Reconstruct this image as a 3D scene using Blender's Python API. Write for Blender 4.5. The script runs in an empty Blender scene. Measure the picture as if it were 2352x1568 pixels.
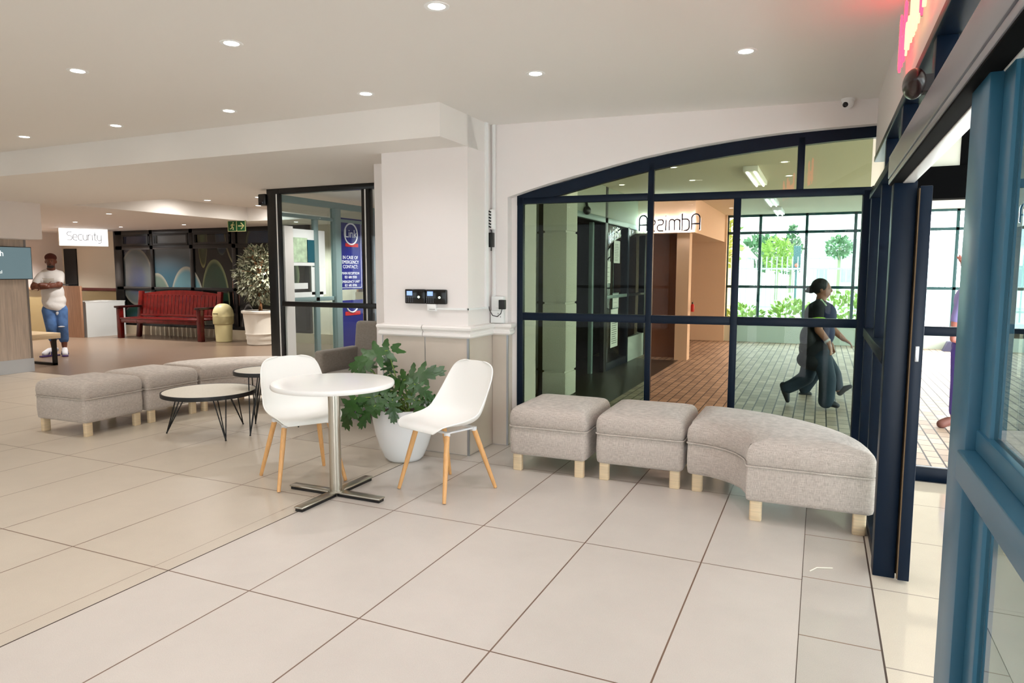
import bpy, bmesh, math, random
from mathutils import Vector, Matrix, noise
SC = bpy.context.scene
COL = SC.collection
PI = math.pi
random.seed(7)

# ------------------------------------------------------------------ camera, sky, exposure
FPX, PITCH, YAW, ROLL, EYE = 1577.0, .0996, .4214, .0018, 1.42
_cy, _sy, _cp, _sp = math.cos(YAW), math.sin(YAW), math.cos(PITCH), math.sin(PITCH)
FW = Vector((-_sy*_cp, _cy*_cp, -_sp)); _r = Vector((_cy, _sy, 0)); _u = _r.cross(FW)
RT = _r*math.cos(ROLL) + _u*math.sin(ROLL); UP = _u*math.cos(ROLL) - _r*math.sin(ROLL)
EYEP = Vector((0, 0, EYE))
cd = bpy.data.cameras.new('camera'); cam = bpy.data.objects.new('camera', cd); COL.objects.link(cam)
cd.sensor_width = 36; cd.lens = 36*FPX/2352; cd.clip_start = .02; cd.clip_end = 300
cam.matrix_world = Matrix(((RT.x, UP.x, -FW.x, 0), (RT.y, UP.y, -FW.y, 0), (RT.z, UP.z, -FW.z, EYE), (0, 0, 0, 1)))
SC.camera = cam
vs = SC.view_settings
vs.view_transform = 'Standard'; vs.look = 'None'; vs.exposure = 0.15; vs.gamma = 1; vs.use_curve_mapping = False
W = bpy.data.worlds.new('sky'); SC.world = W; W.use_nodes = True
_bg = W.node_tree.nodes['Background']; _bg.inputs[0].default_value = (.93, .97, 1, 1); _bg.inputs[1].default_value = 12.0

def area(name, loc, size, power, color, direction):
    l = bpy.data.lights.new(name, 'AREA'); l.shape = 'RECTANGLE'; l.size, l.size_y = size
    l.energy = power; l.color = color
    o = bpy.data.objects.new(name, l); COL.objects.link(o); o.location = loc
    o.rotation_euler = Vector(direction).to_track_quat('-Z', 'Y').to_euler()
    return o
# added area fills standing in for daylight from assumed rear and side glazing
DAY_REAR = 14
area('daylight_fill_rear', (-3.4, -3.9, 1.35), (4.6, 2.1), DAY_REAR, (.97, .98, 1), (0, 1, 0))
area('daylight_fill_rear', (-10, -3.9, 1.35), (4.6, 2.1), DAY_REAR, (.97, .98, 1), (0, 1, 0))
area('daylight_fill_side', (.22, -1.4, 1.2), (2.0, 2.0), 5, (.97, .98, 1), (-1, 0, 0))
SPOT = 20.5          # each ceiling downlight

# ------------------------------------------------------------------ helpers
def ray(x, y): return RT*((x-1176)/FPX) - UP*((y-784)/FPX) + FW
def onz(x, y, z=0.0): d = ray(x, y); return EYEP + d*((z-EYE)/d.z)
def ony(x, y, Y): d = ray(x, y); return EYEP + d*(Y/d.y)
def onx(x, y, X): d = ray(x, y); return EYEP + d*(X/d.x)
def onp(x, y, P, n): d = ray(x, y); return EYEP + d*((Vector(P)-EYEP).dot(n)/d.dot(n))

def srgb(r, g, b):
    f = lambda c: (c/255/12.92) if c/255 <= .04045 else ((c/255+.055)/1.055)**2.4
    return (f(r), f(g), f(b))
MATS = {}
def M(name, col, rough=.5, metal=0, emit=None, es=0, spec=.5, coat=0, bump=None, var=None, sheen=0):
    if name in MATS: return MATS[name]
    m = bpy.data.materials.new(name); m.use_nodes = True; nt = m.node_tree; b = nt.nodes['Principled BSDF']
    b.inputs['Base Color'].default_value = (*col, 1); b.inputs['Roughness'].default_value = rough
    b.inputs['Metallic'].default_value = metal; b.inputs['Specular IOR Level'].default_value = spec
    b.inputs['Coat Weight'].default_value = coat; b.inputs['Coat Roughness'].default_value = .05
    if sheen: b.inputs['Sheen Weight'].default_value = sheen
    if emit: b.inputs['Emission Color'].default_value = (*emit, 1); b.inputs['Emission Strength'].default_value = es
    if var or bump:
        tc = nt.nodes.new('ShaderNodeTexCoord'); mp = nt.nodes.new('ShaderNodeMapping')
        nz = nt.nodes.new('ShaderNodeTexNoise')
        scale, amt, stretch = (var or bump)[:3] if len(var or bump) > 2 else ((var or bump)[0], (var or bump)[1], (1, 1, 1))
        mp.inputs['Scale'].default_value = stretch
        nt.links.new(tc.outputs['Object'], mp.inputs[0]); nt.links.new(mp.outputs[0], nz.inputs[0])
        nz.inputs['Scale'].default_value = scale; nz.inputs['Detail'].default_value = 6
        if var:
            mx = nt.nodes.new('ShaderNodeMix'); mx.data_type = 'RGBA'
            rmp = nt.nodes.new('ShaderNodeMapRange'); rmp.inputs[1].default_value = .3; rmp.inputs[2].default_value = .7
            nt.links.new(nz.outputs[0], rmp.inputs[0]); nt.links.new(rmp.outputs[0], mx.inputs[0])
            mx.inputs[6].default_value = (*[c*(1-amt) for c in col], 1); mx.inputs[7].default_value = (*[min(1, c*(1+amt)) for c in col], 1)
            nt.links.new(mx.outputs[2], b.inputs['Base Color'])
        if bump:
            nz2 = nt.nodes.new('ShaderNodeTexNoise'); nz2.inputs['Scale'].default_value = bump[0]; nz2.inputs['Detail'].default_value = 5
            nt.links.new(mp.outputs[0], nz2.inputs[0])
            bp = nt.nodes.new('ShaderNodeBump'); bp.inputs['Strength'].default_value = bump[1]; bp.inputs['Distance'].default_value = .01
            nt.links.new(nz2.outputs[0], bp.inputs['Height']); nt.links.new(bp.outputs[0], b.inputs['Normal'])
    MATS[name] = m; return m
def glass(name, tint, refl=1.0, ior=1.5):
    m = bpy.data.materials.new(name); m.use_nodes = True; nt = m.node_tree; nt.nodes.clear()
    o = nt.nodes.new('ShaderNodeOutputMaterial'); mx = nt.nodes.new('ShaderNodeMixShader')
    t = nt.nodes.new('ShaderNodeBsdfTransparent'); g = nt.nodes.new('ShaderNodeBsdfGlossy'); f = nt.nodes.new('ShaderNodeFresnel')
    t.inputs[0].default_value = (*tint, 1); g.inputs[0].default_value = (refl, refl, refl, 1); g.inputs[1].default_value = 0
    f.inputs[0].default_value = ior
    ge = nt.nodes.new('ShaderNodeNewGeometry'); mt = nt.nodes.new('ShaderNodeMath'); mt.operation = 'MULTIPLY_ADD'; mt.use_clamp = True   # one mirror reflection per pane, at its outer face
    nt.links.new(ge.outputs['Backfacing'], mt.inputs[0]); mt.inputs[1].default_value = -2; nt.links.new(f.outputs[0], mt.inputs[2])
    nt.links.new(mt.outputs[0], mx.inputs[0]); nt.links.new(t.outputs[0], mx.inputs[1]); nt.links.new(g.outputs[0], mx.inputs[2])
    nt.links.new(mx.outputs[0], o.inputs[0]); MATS[name] = m; return m

class G:
    def __init__(s): s.b = bmesh.new(); s.mi = 0
    def _mat(s, before):
        for f in s.b.faces:
            if f not in before: f.material_index = s.mi
    def box(s, x0, x1, y0, y1, z0, z1, bev=0, seg=2):
        return s.obox(((x0+x1)/2, (y0+y1)/2, (z0+z1)/2), (x1-x0, y1-y0, z1-z0), 0, bev, seg)
    def obox(s, c, size, rot=0, bev=0, seg=2, mat=None):
        r = bmesh.ops.create_cube(s.b, size=1); v = r['verts']
        m = Matrix.Translation(c) @ (mat if mat is not None else Matrix.Rotation(rot, 4, 'Z')) @ Matrix.Diagonal((*size, 1))
        bmesh.ops.transform(s.b, matrix=m, verts=v)
        fs = set(f for q in v for f in q.link_faces)
        for f in fs: f.material_index = s.mi
        if bev:
            es = list(set(e for q in v for e in q.link_edges))
            r2 = bmesh.ops.bevel(s.b, geom=es, offset=bev, segments=seg, profile=.5, affect='EDGES')
            for f in r2['faces']: f.material_index = s.mi
        return s
    def cyl(s, p0, p1, r0, r1=None, n=16, caps=True):
        p0, p1 = Vector(p0), Vector(p1); r1 = r0 if r1 is None else r1
        d = p1-p0; q = d.to_track_quat('Z', 'Y').to_matrix()
        a = [s.b.verts.new(p0 + q @ Vector((r0*math.cos(2*PI*i/n), r0*math.sin(2*PI*i/n), 0))) for i in range(n)]
        b = [s.b.verts.new(p1 + q @ Vector((r1*math.cos(2*PI*i/n), r1*math.sin(2*PI*i/n), 0))) for i in range(n)]
        for i in range(n): s._f([a[i], a[(i+1) % n], b[(i+1) % n], b[i]])
        if caps: s._f(a[::-1]); s._f(b)
        return s
    def _f(s, vs):
        try: f = s.b.faces.new(vs); f.material_index = s.mi; return f
        except ValueError: return None
    def tube(s, pts, r, n=8, closed=False, radii=None):
        pts = [Vector(p) for p in pts]; k = len(pts); rings = []; prev = None
        for i, p in enumerate(pts):
            if closed: t = pts[(i+1) % k]-pts[i-1]
            else: t = pts[min(i+1, k-1)]-pts[max(i-1, 0)]
            t.normalize()
            if prev is None:
                a = Vector((0, 0, 1)) if abs(t.z) < .9 else Vector((1, 0, 0)); nrm = (a - t*a.dot(t)).normalized()
            else: nrm = (prev - t*prev.dot(t)).normalized()
            prev = nrm; bn = t.cross(nrm); rr = radii[i] if radii else r
            rings.append([s.b.verts.new(p + nrm*rr*math.cos(2*PI*j/n) + bn*rr*math.sin(2*PI*j/n)) for j in range(n)])
        for i in range(k if closed else k-1):
            a, b = rings[i], rings[(i+1) % k]
            for j in range(n): s._f([a[j], a[(j+1) % n], b[(j+1) % n], b[j]])
        if not closed: s._f(rings[0][::-1]); s._f(rings[-1])
        return s
    def lathe(s, prof, n=32, c=(0, 0, 0), capb=True, capt=True):
        c = Vector(c); rings = []
        for r, z in prof: rings.append([s.b.verts.new(c+Vector((r*math.cos(2*PI*i/n), r*math.sin(2*PI*i/n), z))) for i in range(n)])
        for a, b in zip(rings, rings[1:]):
            for i in range(n): s._f([a[i], a[(i+1) % n], b[(i+1) % n], b[i]])
        if capb: s._f(rings[0][::-1])
        if capt: s._f(rings[-1])
        return s
    def prism(s, pts, vec):
        a = [s.b.verts.new(Vector(p)) for p in pts]; b = [s.b.verts.new(Vector(p)+Vector(vec)) for p in pts]
        n = len(a); s._f(a[::-1]); s._f(b)
        for i in range(n): s._f([a[i], a[(i+1) % n], b[(i+1) % n], b[i]])
        return s
    def ball(s, c, r, seg=16, rings=10, mat=None):
        r = (r, r, r) if not hasattr(r, '__len__') else r
        q = bmesh.ops.create_uvsphere(s.b, u_segments=seg, v_segments=rings, radius=1)
        m = Matrix.Translation(c) @ (mat if mat is not None else Matrix.Identity(4)) @ Matrix.Diagonal((*r, 1))
        bmesh.ops.transform(s.b, matrix=m, verts=q['verts'])
        for f in set(f for v in q['verts'] for f in v.link_faces): f.material_index = s.mi
        return s
    def build(s, name, mat, parent=None, smooth=35, shift=None):
        b = s.b
        bmesh.ops.recalc_face_normals(b, faces=b.faces)
        if shift is not None: bmesh.ops.translate(b, verts=b.verts, vec=Vector(shift))
        if smooth:
            a = math.radians(smooth)
            for f in b.faces: f.smooth = True
            for e in b.edges:
                if len(e.link_faces) == 2 and e.calc_face_angle(0) > a: e.smooth = False
        me = bpy.data.meshes.new(name); b.to_mesh(me); b.free()
        for m in (mat if isinstance(mat, (list, tuple)) else [mat]): me.materials.append(m)
        o = bpy.data.objects.new(name, me); COL.objects.link(o)
        if parent is not None: o.parent = parent
        return o
def tag(o, label, cat, group=None, kind=None):
    o['label'] = label; o['category'] = cat
    if group: o['group'] = group
    if kind: o['kind'] = kind
    return o
def thing(name, label, cat, loc=(0, 0, 0), rz=0, group=None):
    o = bpy.data.objects.new(name, None); o.empty_display_size = .1; COL.objects.link(o)
    o.location = loc; o.rotation_euler = (0, 0, rz); return tag(o, label, cat, group)
def struct(name, g, mat, smooth=35):
    o = g.build(name, mat, None, smooth) if isinstance(g, G) else g
    o['kind'] = 'structure'; return o
def empty_struct(name):
    o = bpy.data.objects.new(name, None); COL.objects.link(o); o['kind'] = 'structure'; return o
def dup(root, loc, rz=0, label=None):
    def cp(o, par):
        c = o.copy(); COL.objects.link(c)
        if par is not None: c.parent = par
        for ch in o.children: cp(ch, c)
        return c
    r = cp(root, None); r.location = loc; r.rotation_euler = (0, 0, rz)
    if label: r['label'] = label
    return r
def text_mesh(name, s, size, mat, parent, mw, depth=.002, align='LEFT'):
    cu = bpy.data.curves.new(name, 'FONT'); cu.body = s; cu.size = size; cu.extrude = depth; cu.align_x = align; cu.resolution_u = 3
    t = bpy.data.objects.new(name, cu); COL.objects.link(t)
    dg = bpy.context.evaluated_depsgraph_get(); me = bpy.data.meshes.new_from_object(t.evaluated_get(dg))
    COL.objects.unlink(t); bpy.data.objects.remove(t); me.transform(mw)
    me.materials.clear(); me.materials.append(mat); me.name = name
    o = bpy.data.objects.new(name, me); COL.objects.link(o)
    if parent is not None: o.parent = parent
    return o
def frame(o, x, y, z=None):   # text matrix: origin o, x axis, y axis
    x, y = Vector(x).normalized(), Vector(y).normalized(); z = x.cross(y)
    return Matrix(((x.x, y.x, z.x, o[0]), (x.y, y.y, z.y, o[1]), (x.z, y.z, z.z, o[2]), (0, 0, 0, 1)))

# thin rounded stroke letters for the lit signs: strokes in a cell of height 1
def _arc(cx, cy, rx, ry, a0, a1, n=9): return [(cx+rx*math.cos(math.radians(a0+(a1-a0)*i/n)), cy+ry*math.sin(math.radians(a0+(a1-a0)*i/n))) for i in range(n+1)]
LET = {
 'A': (.62, [[(0, 0), (0, .72)] + _arc(.25, .72, .25, .28, 180, 0) + [(.5, 0)], [(0, .4), (.5, .4)]]),
 'd': (.56, [[(.44, 1.05), (.44, 0), (.2, 0)] + _arc(.2, .2, .2, .2, 270, 180, 5) + [(0, .5)] + _arc(.2, .5, .2, .2, 180, 90, 5) + [(.44, .7)]]),
 'm': (.78, [[(0, 0), (0, .7)], [(0, .5)] + _arc(.17, .53, .165, .17, 180, 0) + [(.335, 0)], [(.335, .5)] + _arc(.5, .53, .165, .17, 180, 0) + [(.665, 0)]]),
 'i': (.2, [[(.05, 0), (.05, .7)], [(.05, .9), (.05, .96)]]),
 's': (.5, [[(.38, .68), (.15, .7)] + _arc(.15, .54, .15, .16, 90, 270, 6) + [(.25, .38)] + _arc(.25, .19, .15, .19, 90, -90, 6) + [(0, 0)]]),
 'S': (.64, [[(.5, .98), (.22, 1)] + _arc(.22, .77, .22, .23, 90, 270, 6) + [(.3, .54)] + _arc(.3, .27, .22, .27, 90, -90, 6) + [(0, 0)]]),
 'e': (.56, [[(0, .38), (.42, .38), (.42, .5)] + _arc(.21, .5, .21, .2, 0, 180) + [(0, .2)] + _arc(.2, .2, .2, .2, 180, 270, 4) + [(.42, 0)]]),
 'c': (.52, [[(.4, .7), (.2, .7)] + _arc(.2, .5, .2, .2, 90, 180, 4) + [(0, .2)] + _arc(.2, .2, .2, .2, 180, 270, 4) + [(.4, 0)]]),
 'u': (.56, [[(0, .7), (0, .2)] + _arc(.21, .2, .21, .2, 180, 360) + [(.42, .7)], [(.42, .3), (.42, 0)]]),
 'r': (.4, [[(0, 0), (0, .7)], [(0, .5)] + _arc(.2, .5, .2, .2, 180, 90, 5) + [(.3, .7)]]),
 't': (.4, [[(.12, 1), (.12, .15)] + _arc(.27, .15, .15, .15, 180, 270, 4) + [(.32, 0)], [(0, .7), (.3, .7)]]),
 'y': (.56, [[(0, .7), (0, .2)] + _arc(.21, .2, .21, .2, 180, 360), [(.42, .7), (.42, -.15)] + _arc(.22, -.15, .2, .17, 0, -90, 5) + [(.05, -.32)]]),
 'h': (.56, [[(0, 0), (0, 1.05)], [(0, .5)] + _arc(.21, .5, .21, .2, 180, 0) + [(.42, 0)]]),
 'a': (.56, [[(.03, .68), (.24, .7)] + _arc(.24, .52, .18, .18, 90, 0, 5) + [(.42, 0), (.17, 0)] + _arc(.17, .19, .17, .19, 270, 90, 6) + [(.42, .38)]]),
 'l': (.2, [[(.05, 0), (.05, 1.05)]]),
}
def strokes(g, s, o, x, y, h, r, gap=1.0, n=6):
    o, x, y = Vector(o), Vector(x), Vector(y); cx = 0
    for ch in s:
        if ch not in LET: cx += .4; continue
        w, ss = LET[ch]
        for st in ss: g.tube([o + x*h*(cx+p[0]) + y*h*p[1] for p in st], r, n)
        cx += w*gap
    return cx*h
# ------------------------------------------------------------------ materials
WALL = M('wall_paint', srgb(237, 230, 226), .6)
WHITE = M('white_plastic', srgb(240, 240, 238), .35)
CEIL = M('ceiling_paint', srgb(234, 229, 223), .7)
FRAME = M('frame_powder_coat', srgb(10, 24, 40), .38, spec=.16)
BLACKM = M('black_metal', srgb(16, 16, 18), .4); BLACKD = M('matte_black', srgb(6, 6, 7), .9, spec=.1)
STEEL = M('brushed_steel', srgb(190, 184, 172), .28, 1)
SILVER = M('silver_trim', srgb(170, 172, 176), .35, 1)
WTILE = M('wainscot_tile', srgb(203, 190, 176), .18, var=(3, .05))
DADO = M('dado_plaster', srgb(243, 238, 233), .4)
GROUT = M('dark_grout', srgb(70, 55, 45), .8)
OAK = M('light_wood', srgb(224, 200, 164), .5, var=(6, .12, (1, 1, 14)))
BEECH = M('beech_wood', srgb(222, 168, 108), .45, var=(8, .1, (12, 12, 1)))
WALNUT = M('walnut_panel', srgb(150, 112, 86), .45, var=(5, .2, (9, 9, .6)))
GREYOAK = M('grey_oak_panel', srgb(196, 180, 165), .5, var=(5, .16, (9, 9, .6)))
REDWOOD = M('red_varnished_wood', srgb(82, 12, 10), .25, var=(5, .25, (2, 2, 2)))
def fabric(name, c1, c2):
    m = M(name, c1, .95, sheen=.3); nt = m.node_tree; b = nt.nodes['Principled BSDF']
    tc = nt.nodes.new('ShaderNodeTexCoord'); fs = []
    for sc in ((25, 25, 330), (330, 330, 40)):
        mp = nt.nodes.new('ShaderNodeMapping'); mp.inputs['Scale'].default_value = sc
        nz = nt.nodes.new('ShaderNodeTexNoise'); nz.inputs['Scale'].default_value = 1; nz.inputs['Detail'].default_value = 3
        nt.links.new(tc.outputs['Object'], mp.inputs[0]); nt.links.new(mp.outputs[0], nz.inputs[0]); fs.append(nz.outputs[0])
    ad = nt.nodes.new('ShaderNodeMath'); ad.operation = 'ADD'; nt.links.new(fs[0], ad.inputs[0]); nt.links.new(fs[1], ad.inputs[1])
    mr = nt.nodes.new('ShaderNodeMapRange'); mr.inputs[1].default_value = .75; mr.inputs[2].default_value = 1.25; nt.links.new(ad.outputs[0], mr.inputs[0])
    mx = nt.nodes.new('ShaderNodeMix'); mx.data_type = 'RGBA'; nt.links.new(mr.outputs[0], mx.inputs[0])
    mx.inputs[6].default_value = (*c1, 1); mx.inputs[7].default_value = (*c2, 1); nt.links.new(mx.outputs[2], b.inputs['Base Color'])
    bp = nt.nodes.new('ShaderNodeBump'); bp.inputs['Strength'].default_value = .25; bp.inputs['Distance'].default_value = .004
    nt.links.new(ad.outputs[0], bp.inputs['Height']); nt.links.new(bp.outputs[0], b.inputs['Normal']); return m
FABRIC = fabric('oatmeal_fabric', srgb(168, 156, 146), srgb(206, 194, 184))
GREYFAB = fabric('grey_fabric', srgb(134, 126, 117), srgb(156, 147, 138))

def tiles(name, x0, px, y0, py, col, rough, joint, jw=.0035, spec=.5):
    m = M(name, col, rough, spec=spec); nt = m.node_tree; b = nt.nodes['Principled BSDF']
    tc = nt.nodes.new('ShaderNodeTexCoord'); sp = nt.nodes.new('ShaderNodeSeparateXYZ'); nt.links.new(tc.outputs['Object'], sp.inputs[0])
    def mth(op, a, bb=None):
        n = nt.nodes.new('ShaderNodeMath'); n.operation = op
        for i, v in enumerate((a, bb)):
            if v is None: continue
            if isinstance(v, (int, float)): n.inputs[i].default_value = v
            else: nt.links.new(v, n.inputs[i])
        return n.outputs[0]
    def line(s, o, p):
        f = mth('FRACT', mth('DIVIDE', mth('SUBTRACT', s, o - p*200), p))
        d = mth('MULTIPLY', mth('SUBTRACT', .5, mth('ABSOLUTE', mth('SUBTRACT', f, .5))), p)
        return mth('LESS_THAN', d, jw)
    ms = None
    for s, o, p in ((0, x0, px), (1, y0, py)):
        if p: l = line(sp.outputs[s], o, p); ms = l if ms is None else mth('MAXIMUM', ms, l)
    nz = nt.nodes.new('ShaderNodeTexNoise'); nz.inputs['Scale'].default_value = 2.2; nz.inputs['Detail'].default_value = 8; nz.inputs['Roughness'].default_value = .7
    nt.links.new(tc.outputs['Object'], nz.inputs[0])
    fine = nt.nodes.new('ShaderNodeTexNoise'); fine.inputs['Scale'].default_value = 260; nt.links.new(tc.outputs['Object'], fine.inputs[0])
    mr = nt.nodes.new('ShaderNodeMapRange'); mr.inputs[1].default_value = .3; mr.inputs[2].default_value = .7
    nt.links.new(mth('ADD', mth('MULTIPLY', nz.outputs[0], .45), mth('MULTIPLY', fine.outputs[0], .55)), mr.inputs[0])
    mx = nt.nodes.new('ShaderNodeMix'); mx.data_type = 'RGBA'; nt.links.new(mr.outputs[0], mx.inputs[0])
    mx.inputs[6].default_value = (*[c*.88 for c in col], 1); mx.inputs[7].default_value = (*[min(1, c*1.08) for c in col], 1)
    out = mx.outputs[2]
    if ms is not None:
        m2 = nt.nodes.new('ShaderNodeMix'); m2.data_type = 'RGBA'; nt.links.new(ms, m2.inputs[0]); nt.links.new(out, m2.inputs[6])
        m2.inputs[7].default_value = (*joint, 1); out = m2.outputs[2]
    nt.links.new(out, b.inputs['Base Color']); return m
TILEC = srgb(204, 195, 186); JNT = srgb(120, 96, 80)
T_MAIN = tiles('porcelain_tile_right', -2.2815, .6, 3.36, 1.1476, TILEC, .33, JNT)
T_LEFT = tiles('porcelain_tile_left', -3.494, .6, 3.36, 1.1476, srgb(200, 188, 172), .33, JNT)  # same tile as the right; warm light toned into the colour
T_STRIP = tiles('porcelain_strip', 0, 0, 3.36, 1.1476, srgb(200, 188, 172), .33, JNT)  # carries the warm-lit tone of the left tile
T_POL = tiles('polished_tile', 0, 0, 3.399, .573, srgb(192, 184, 174), .06, srgb(140, 120, 104))
T_POLP = tiles('polished_tile_pillar', -3.494, .6, 3.36, 1.1476, srgb(198, 188, 174), .08, JNT)
T_VEST = tiles('vestibule_tile', .27, 1.4, 3.399, .69, srgb(212, 201, 184), .06, srgb(150, 140, 130))
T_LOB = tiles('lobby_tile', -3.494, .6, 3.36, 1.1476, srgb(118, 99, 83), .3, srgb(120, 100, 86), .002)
# ------------------------------------------------------------------ the setting: floor, ceiling, walls
def slab(name, x0, x1, y0, y1, z0, z1, m): return struct(name, G().box(x0, x1, y0, y1, z0, z1), m, 0)
slab('floor', -2.788, -.021, -4.1, 4.51, -.1, 0, T_MAIN)
slab('floor', -2.452, -.021, 4.51, 5.6, -.1, 0, T_MAIN)
slab('floor', -17, -2.894, -4.1, 4.51, -.1, 0, T_LEFT)
slab('floor', -17, -4.1, 4.51, 6.05, -.1, 0, T_LEFT)
slab('floor', -4.1, -2.452, 4.51, 6.05, -.1, 0, T_POLP)
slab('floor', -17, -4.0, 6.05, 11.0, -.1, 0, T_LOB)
slab('floor', -2.894, -2.797, -4.1, 4.51, -.1, 0, T_STRIP)
slab('trim_1', -2.797, -2.788, -4.1, 4.51, -.1, -.0005, GROUT)
slab('trim_2', -.024, -.021, -4.1, 5.3, -.1, .0004, GROUT)
slab('floor', -.021, .266, -4.1, 5.3, -.1, 0, T_POL)
slab('trim_3', .266, .273, -4.1, 5.3, -.1, -.0005, GROUT)
slab('floor', .273, 2.7, -4.1, 5.34, -.1, 0, T_VEST)
slab('trim_4', .34, 2.7, 5.34, 5.62, -.1, -.012, M('threshold_slate', srgb(92, 90, 92), .5))
ZC = 2.59
slab('ceiling', -17, .42, -4.1, 4.24, ZC, 2.75, CEIL)
slab('ceiling', -2.452, .42, 4.24, 5.62, ZC, 2.75, CEIL)
RX0, RX1, RY0, RY1 = -9.7, -7.66, 6.4, 9.7
g = G()
g.box(-17, -2.452, 4.24, RY0, 2.36, 2.75); g.box(-17, RX0, RY0, RY1, 2.36, 2.75); g.box(RX1, -3.3, RY0, RY1, 2.36, 2.75)
g.box(-17, -3.3, RY1, 11.2, 2.36, 2.75); g.box(RX0, RX1, RY0, RY1, 2.66, 2.75)
struct('ceiling', g, CEIL, 0)
# front window wall with its flat arch: local axes u along the wall, o outwards
WP, WD = Vector((-2.452, 5.06, 0)), Vector((.99491, .10078, 0)); WN = Vector((-WD.y, WD.x, 0))
def wp(u, o, z): return WP + WD*u + WN*o + Vector((0, 0, z))
def wbox(gg, u0, u1, o0, o1, z0, z1, bev=0):
    return gg.obox(wp((u0+u1)/2, (o0+o1)/2, (z0+z1)/2), (u1-u0, o1-o0, z1-z0), math.atan2(WD.y, WD.x), bev)
ARCH = [(.138, 2.022), (.32, 2.075), (.511, 2.126), (.68, 2.166), (.861, 2.205), (1.02, 2.243), (1.196, 2.281), (1.41, 2.317), (1.622, 2.348), (1.81, 2.37), (2.002, 2.389), (2.2, 2.404), (2.423, 2.415), (2.6, 2.421), (2.765, 2.426)]
AFR = [(.19, 2.014), (.38, 2.052), (.563, 2.09), (.72, 2.128), (.875, 2.165), (1.04, 2.203), (1.215, 2.239), (1.41, 2.272), (1.618, 2.302), (1.81, 2.326), (2.005, 2.348), (2.289, 2.374), (2.52, 2.391), (2.80, 2.404)]
poly = [(-.02, 0), (.138, 0)] + ARCH + [(2.83, 2.426), (2.83, 2.7), (-.02, 2.7)]
struct('wall_front', G().prism([wp(u, 0, z) for u, z in poly], WN*.24), WALL, 0)
# pillar with tiled wainscot and moulded dado
PX0, PX1, PY = -3.222, -2.452, 4.65
struct('pillar', G().box(PX0, PX1, PY, 6.02, 0, 2.7), WALL, 0)
g = G()
for x0, x1 in ((PX0-.008, -2.834), (-2.828, PX1-.004)): g.box(x0, x1, PY-.012, PY+.02, .006, .925)
g.box(PX1-.02, PX1+.01, PY-.004, 5.075, .006, .925)
wbox(g, .012, .132, -.01, .02, .006, .925); wbox(g, .126, .146, -.002, .1, .006, .925)
struct('trim_5', g, WTILE, 0)
g = G().box(PX1-.006, PX1+.012, PY-.014, PY-.003, 0, .925).box(-2.834, -2.828, PY-.013, PY, 0, .925).box(PX0-.012, PX0-.004, PY-.014, PY, 0, .925)
wbox(g, .132, .148, -.012, -.001, 0, .925); struct('trim_6', g, SILVER, 0)
prof = [(0, .918), (.026, .918), (.036, .93), (.036, .948), (.026, .956), (.024, .962), (.03, .97), (.046, .982), (.048, .998), (.04, 1.008), (.012, 1.014), (0, 1.014)]
def moulding(gg, path):
    path = [Vector(p) for p in path]; rings = []
    for i, p in enumerate(path):
        d0 = (p-path[i-1]).normalized() if i else None; d1 = (path[i+1]-p).normalized() if i < len(path)-1 else None
        n0 = Vector((d0.y, -d0.x, 0)) if d0 else None; n1 = Vector((d1.y, -d1.x, 0)) if d1 else None
        if n0 is None: n = n1
        elif n1 is None: n = n0
        else: n = (n0+n1); n = n/(n.dot(n0))
        rings.append([gg.b.verts.new(p+n*a+Vector((0, 0, z))) for a, z in prof])
    for a, b in zip(rings, rings[1:]):
        for j in range(len(prof)): gg._f([a[j], a[(j+1) % len(prof)], b[(j+1) % len(prof)], b[j]])
    gg._f(rings[0]); gg._f(rings[-1][::-1])
g = G()
moulding(g, [(PX0, 6.0, 0), (PX0, PY, 0), (-2.845, PY, 0)])
moulding(g, [(-2.838, PY, 0), (PX1, PY, 0), (PX1, 5.06, 0), wp(.138, 0, 0), wp(.138, .085, 0)])
struct('trim_7', g, DADO, 30)
# rear, left and far walls of the hall and lobby, off the frame except where seen in reflections
g = G()
for a, b in ((-17.1, -12.4), (-7.6, -5.8), (-1.0, .42)): g.box(a, b, -4.1, -3.95, 0, 2.7)
for a, b in ((-12.4, -7.6), (-5.8, -1.0)): g.box(a, b, -4.1, -3.95, 2.45, 2.7).box(a, b, -4.1, -3.95, 0, .25)
struct('wall_rear', g, WALL, 0)
slab('wall_left', -17.15, -17, -4.1, 11.1, 0, 2.7, WALL)
struct('wall_far', G().box(-17, -4.0, 10.96, 11.1, 0, 2.7), M('cream_paint', srgb(214, 203, 184), .6), 0)
CREAM = MATS['cream_paint']
slab('wall_side', -3.6, -3.4, 5.08, 8.1, -.14, 2.75, WALL)
slab('wall_side', -4.0, -3.93, 6.25, 11.1, -.14, 2.7, WALL)
slab('wall_side', -3.4, -2.47, 5.08, 6.02, -.14, 2.75, WALL)
# ------------------------------------------------------------------ arched window: frame members and tinted panes
win = empty_struct('window_1')
def sq(c): return tuple(v**.5 for v in c)
GREEN = glass('green_tinted_glass', sq((.22, .27, .19)), .22, 1.5); BRONZE = glass('bronze_tinted_glass', sq((.46, .30, .20)), .2, 1.5)
PALE = glass('pale_green_glass', sq((.33, .42, .37)), .15, 1.5); CLEAR = glass('clear_glass', sq((.9, .93, .92))); OLIVE = glass('olive_tinted_glass', sq((.38, .42, .29)), .5, 1.5)
O0, O1 = .085, .15
def wpart(name, u0, u1, z0, z1, o0=O0, o1=O1, mat=FRAME): return wbox(G(), u0, u1, o0, o1, z0, z1, .004).build(name, mat, win)
wpart('frame_post', .19, .239, -.1, 2.03); struct('wall_front', wbox(G(), .10, .192, .1, .23, 0, 2.05), WALL, 0); wpart('frame_post', 2.72, 2.86, -.1, 2.0)
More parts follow.
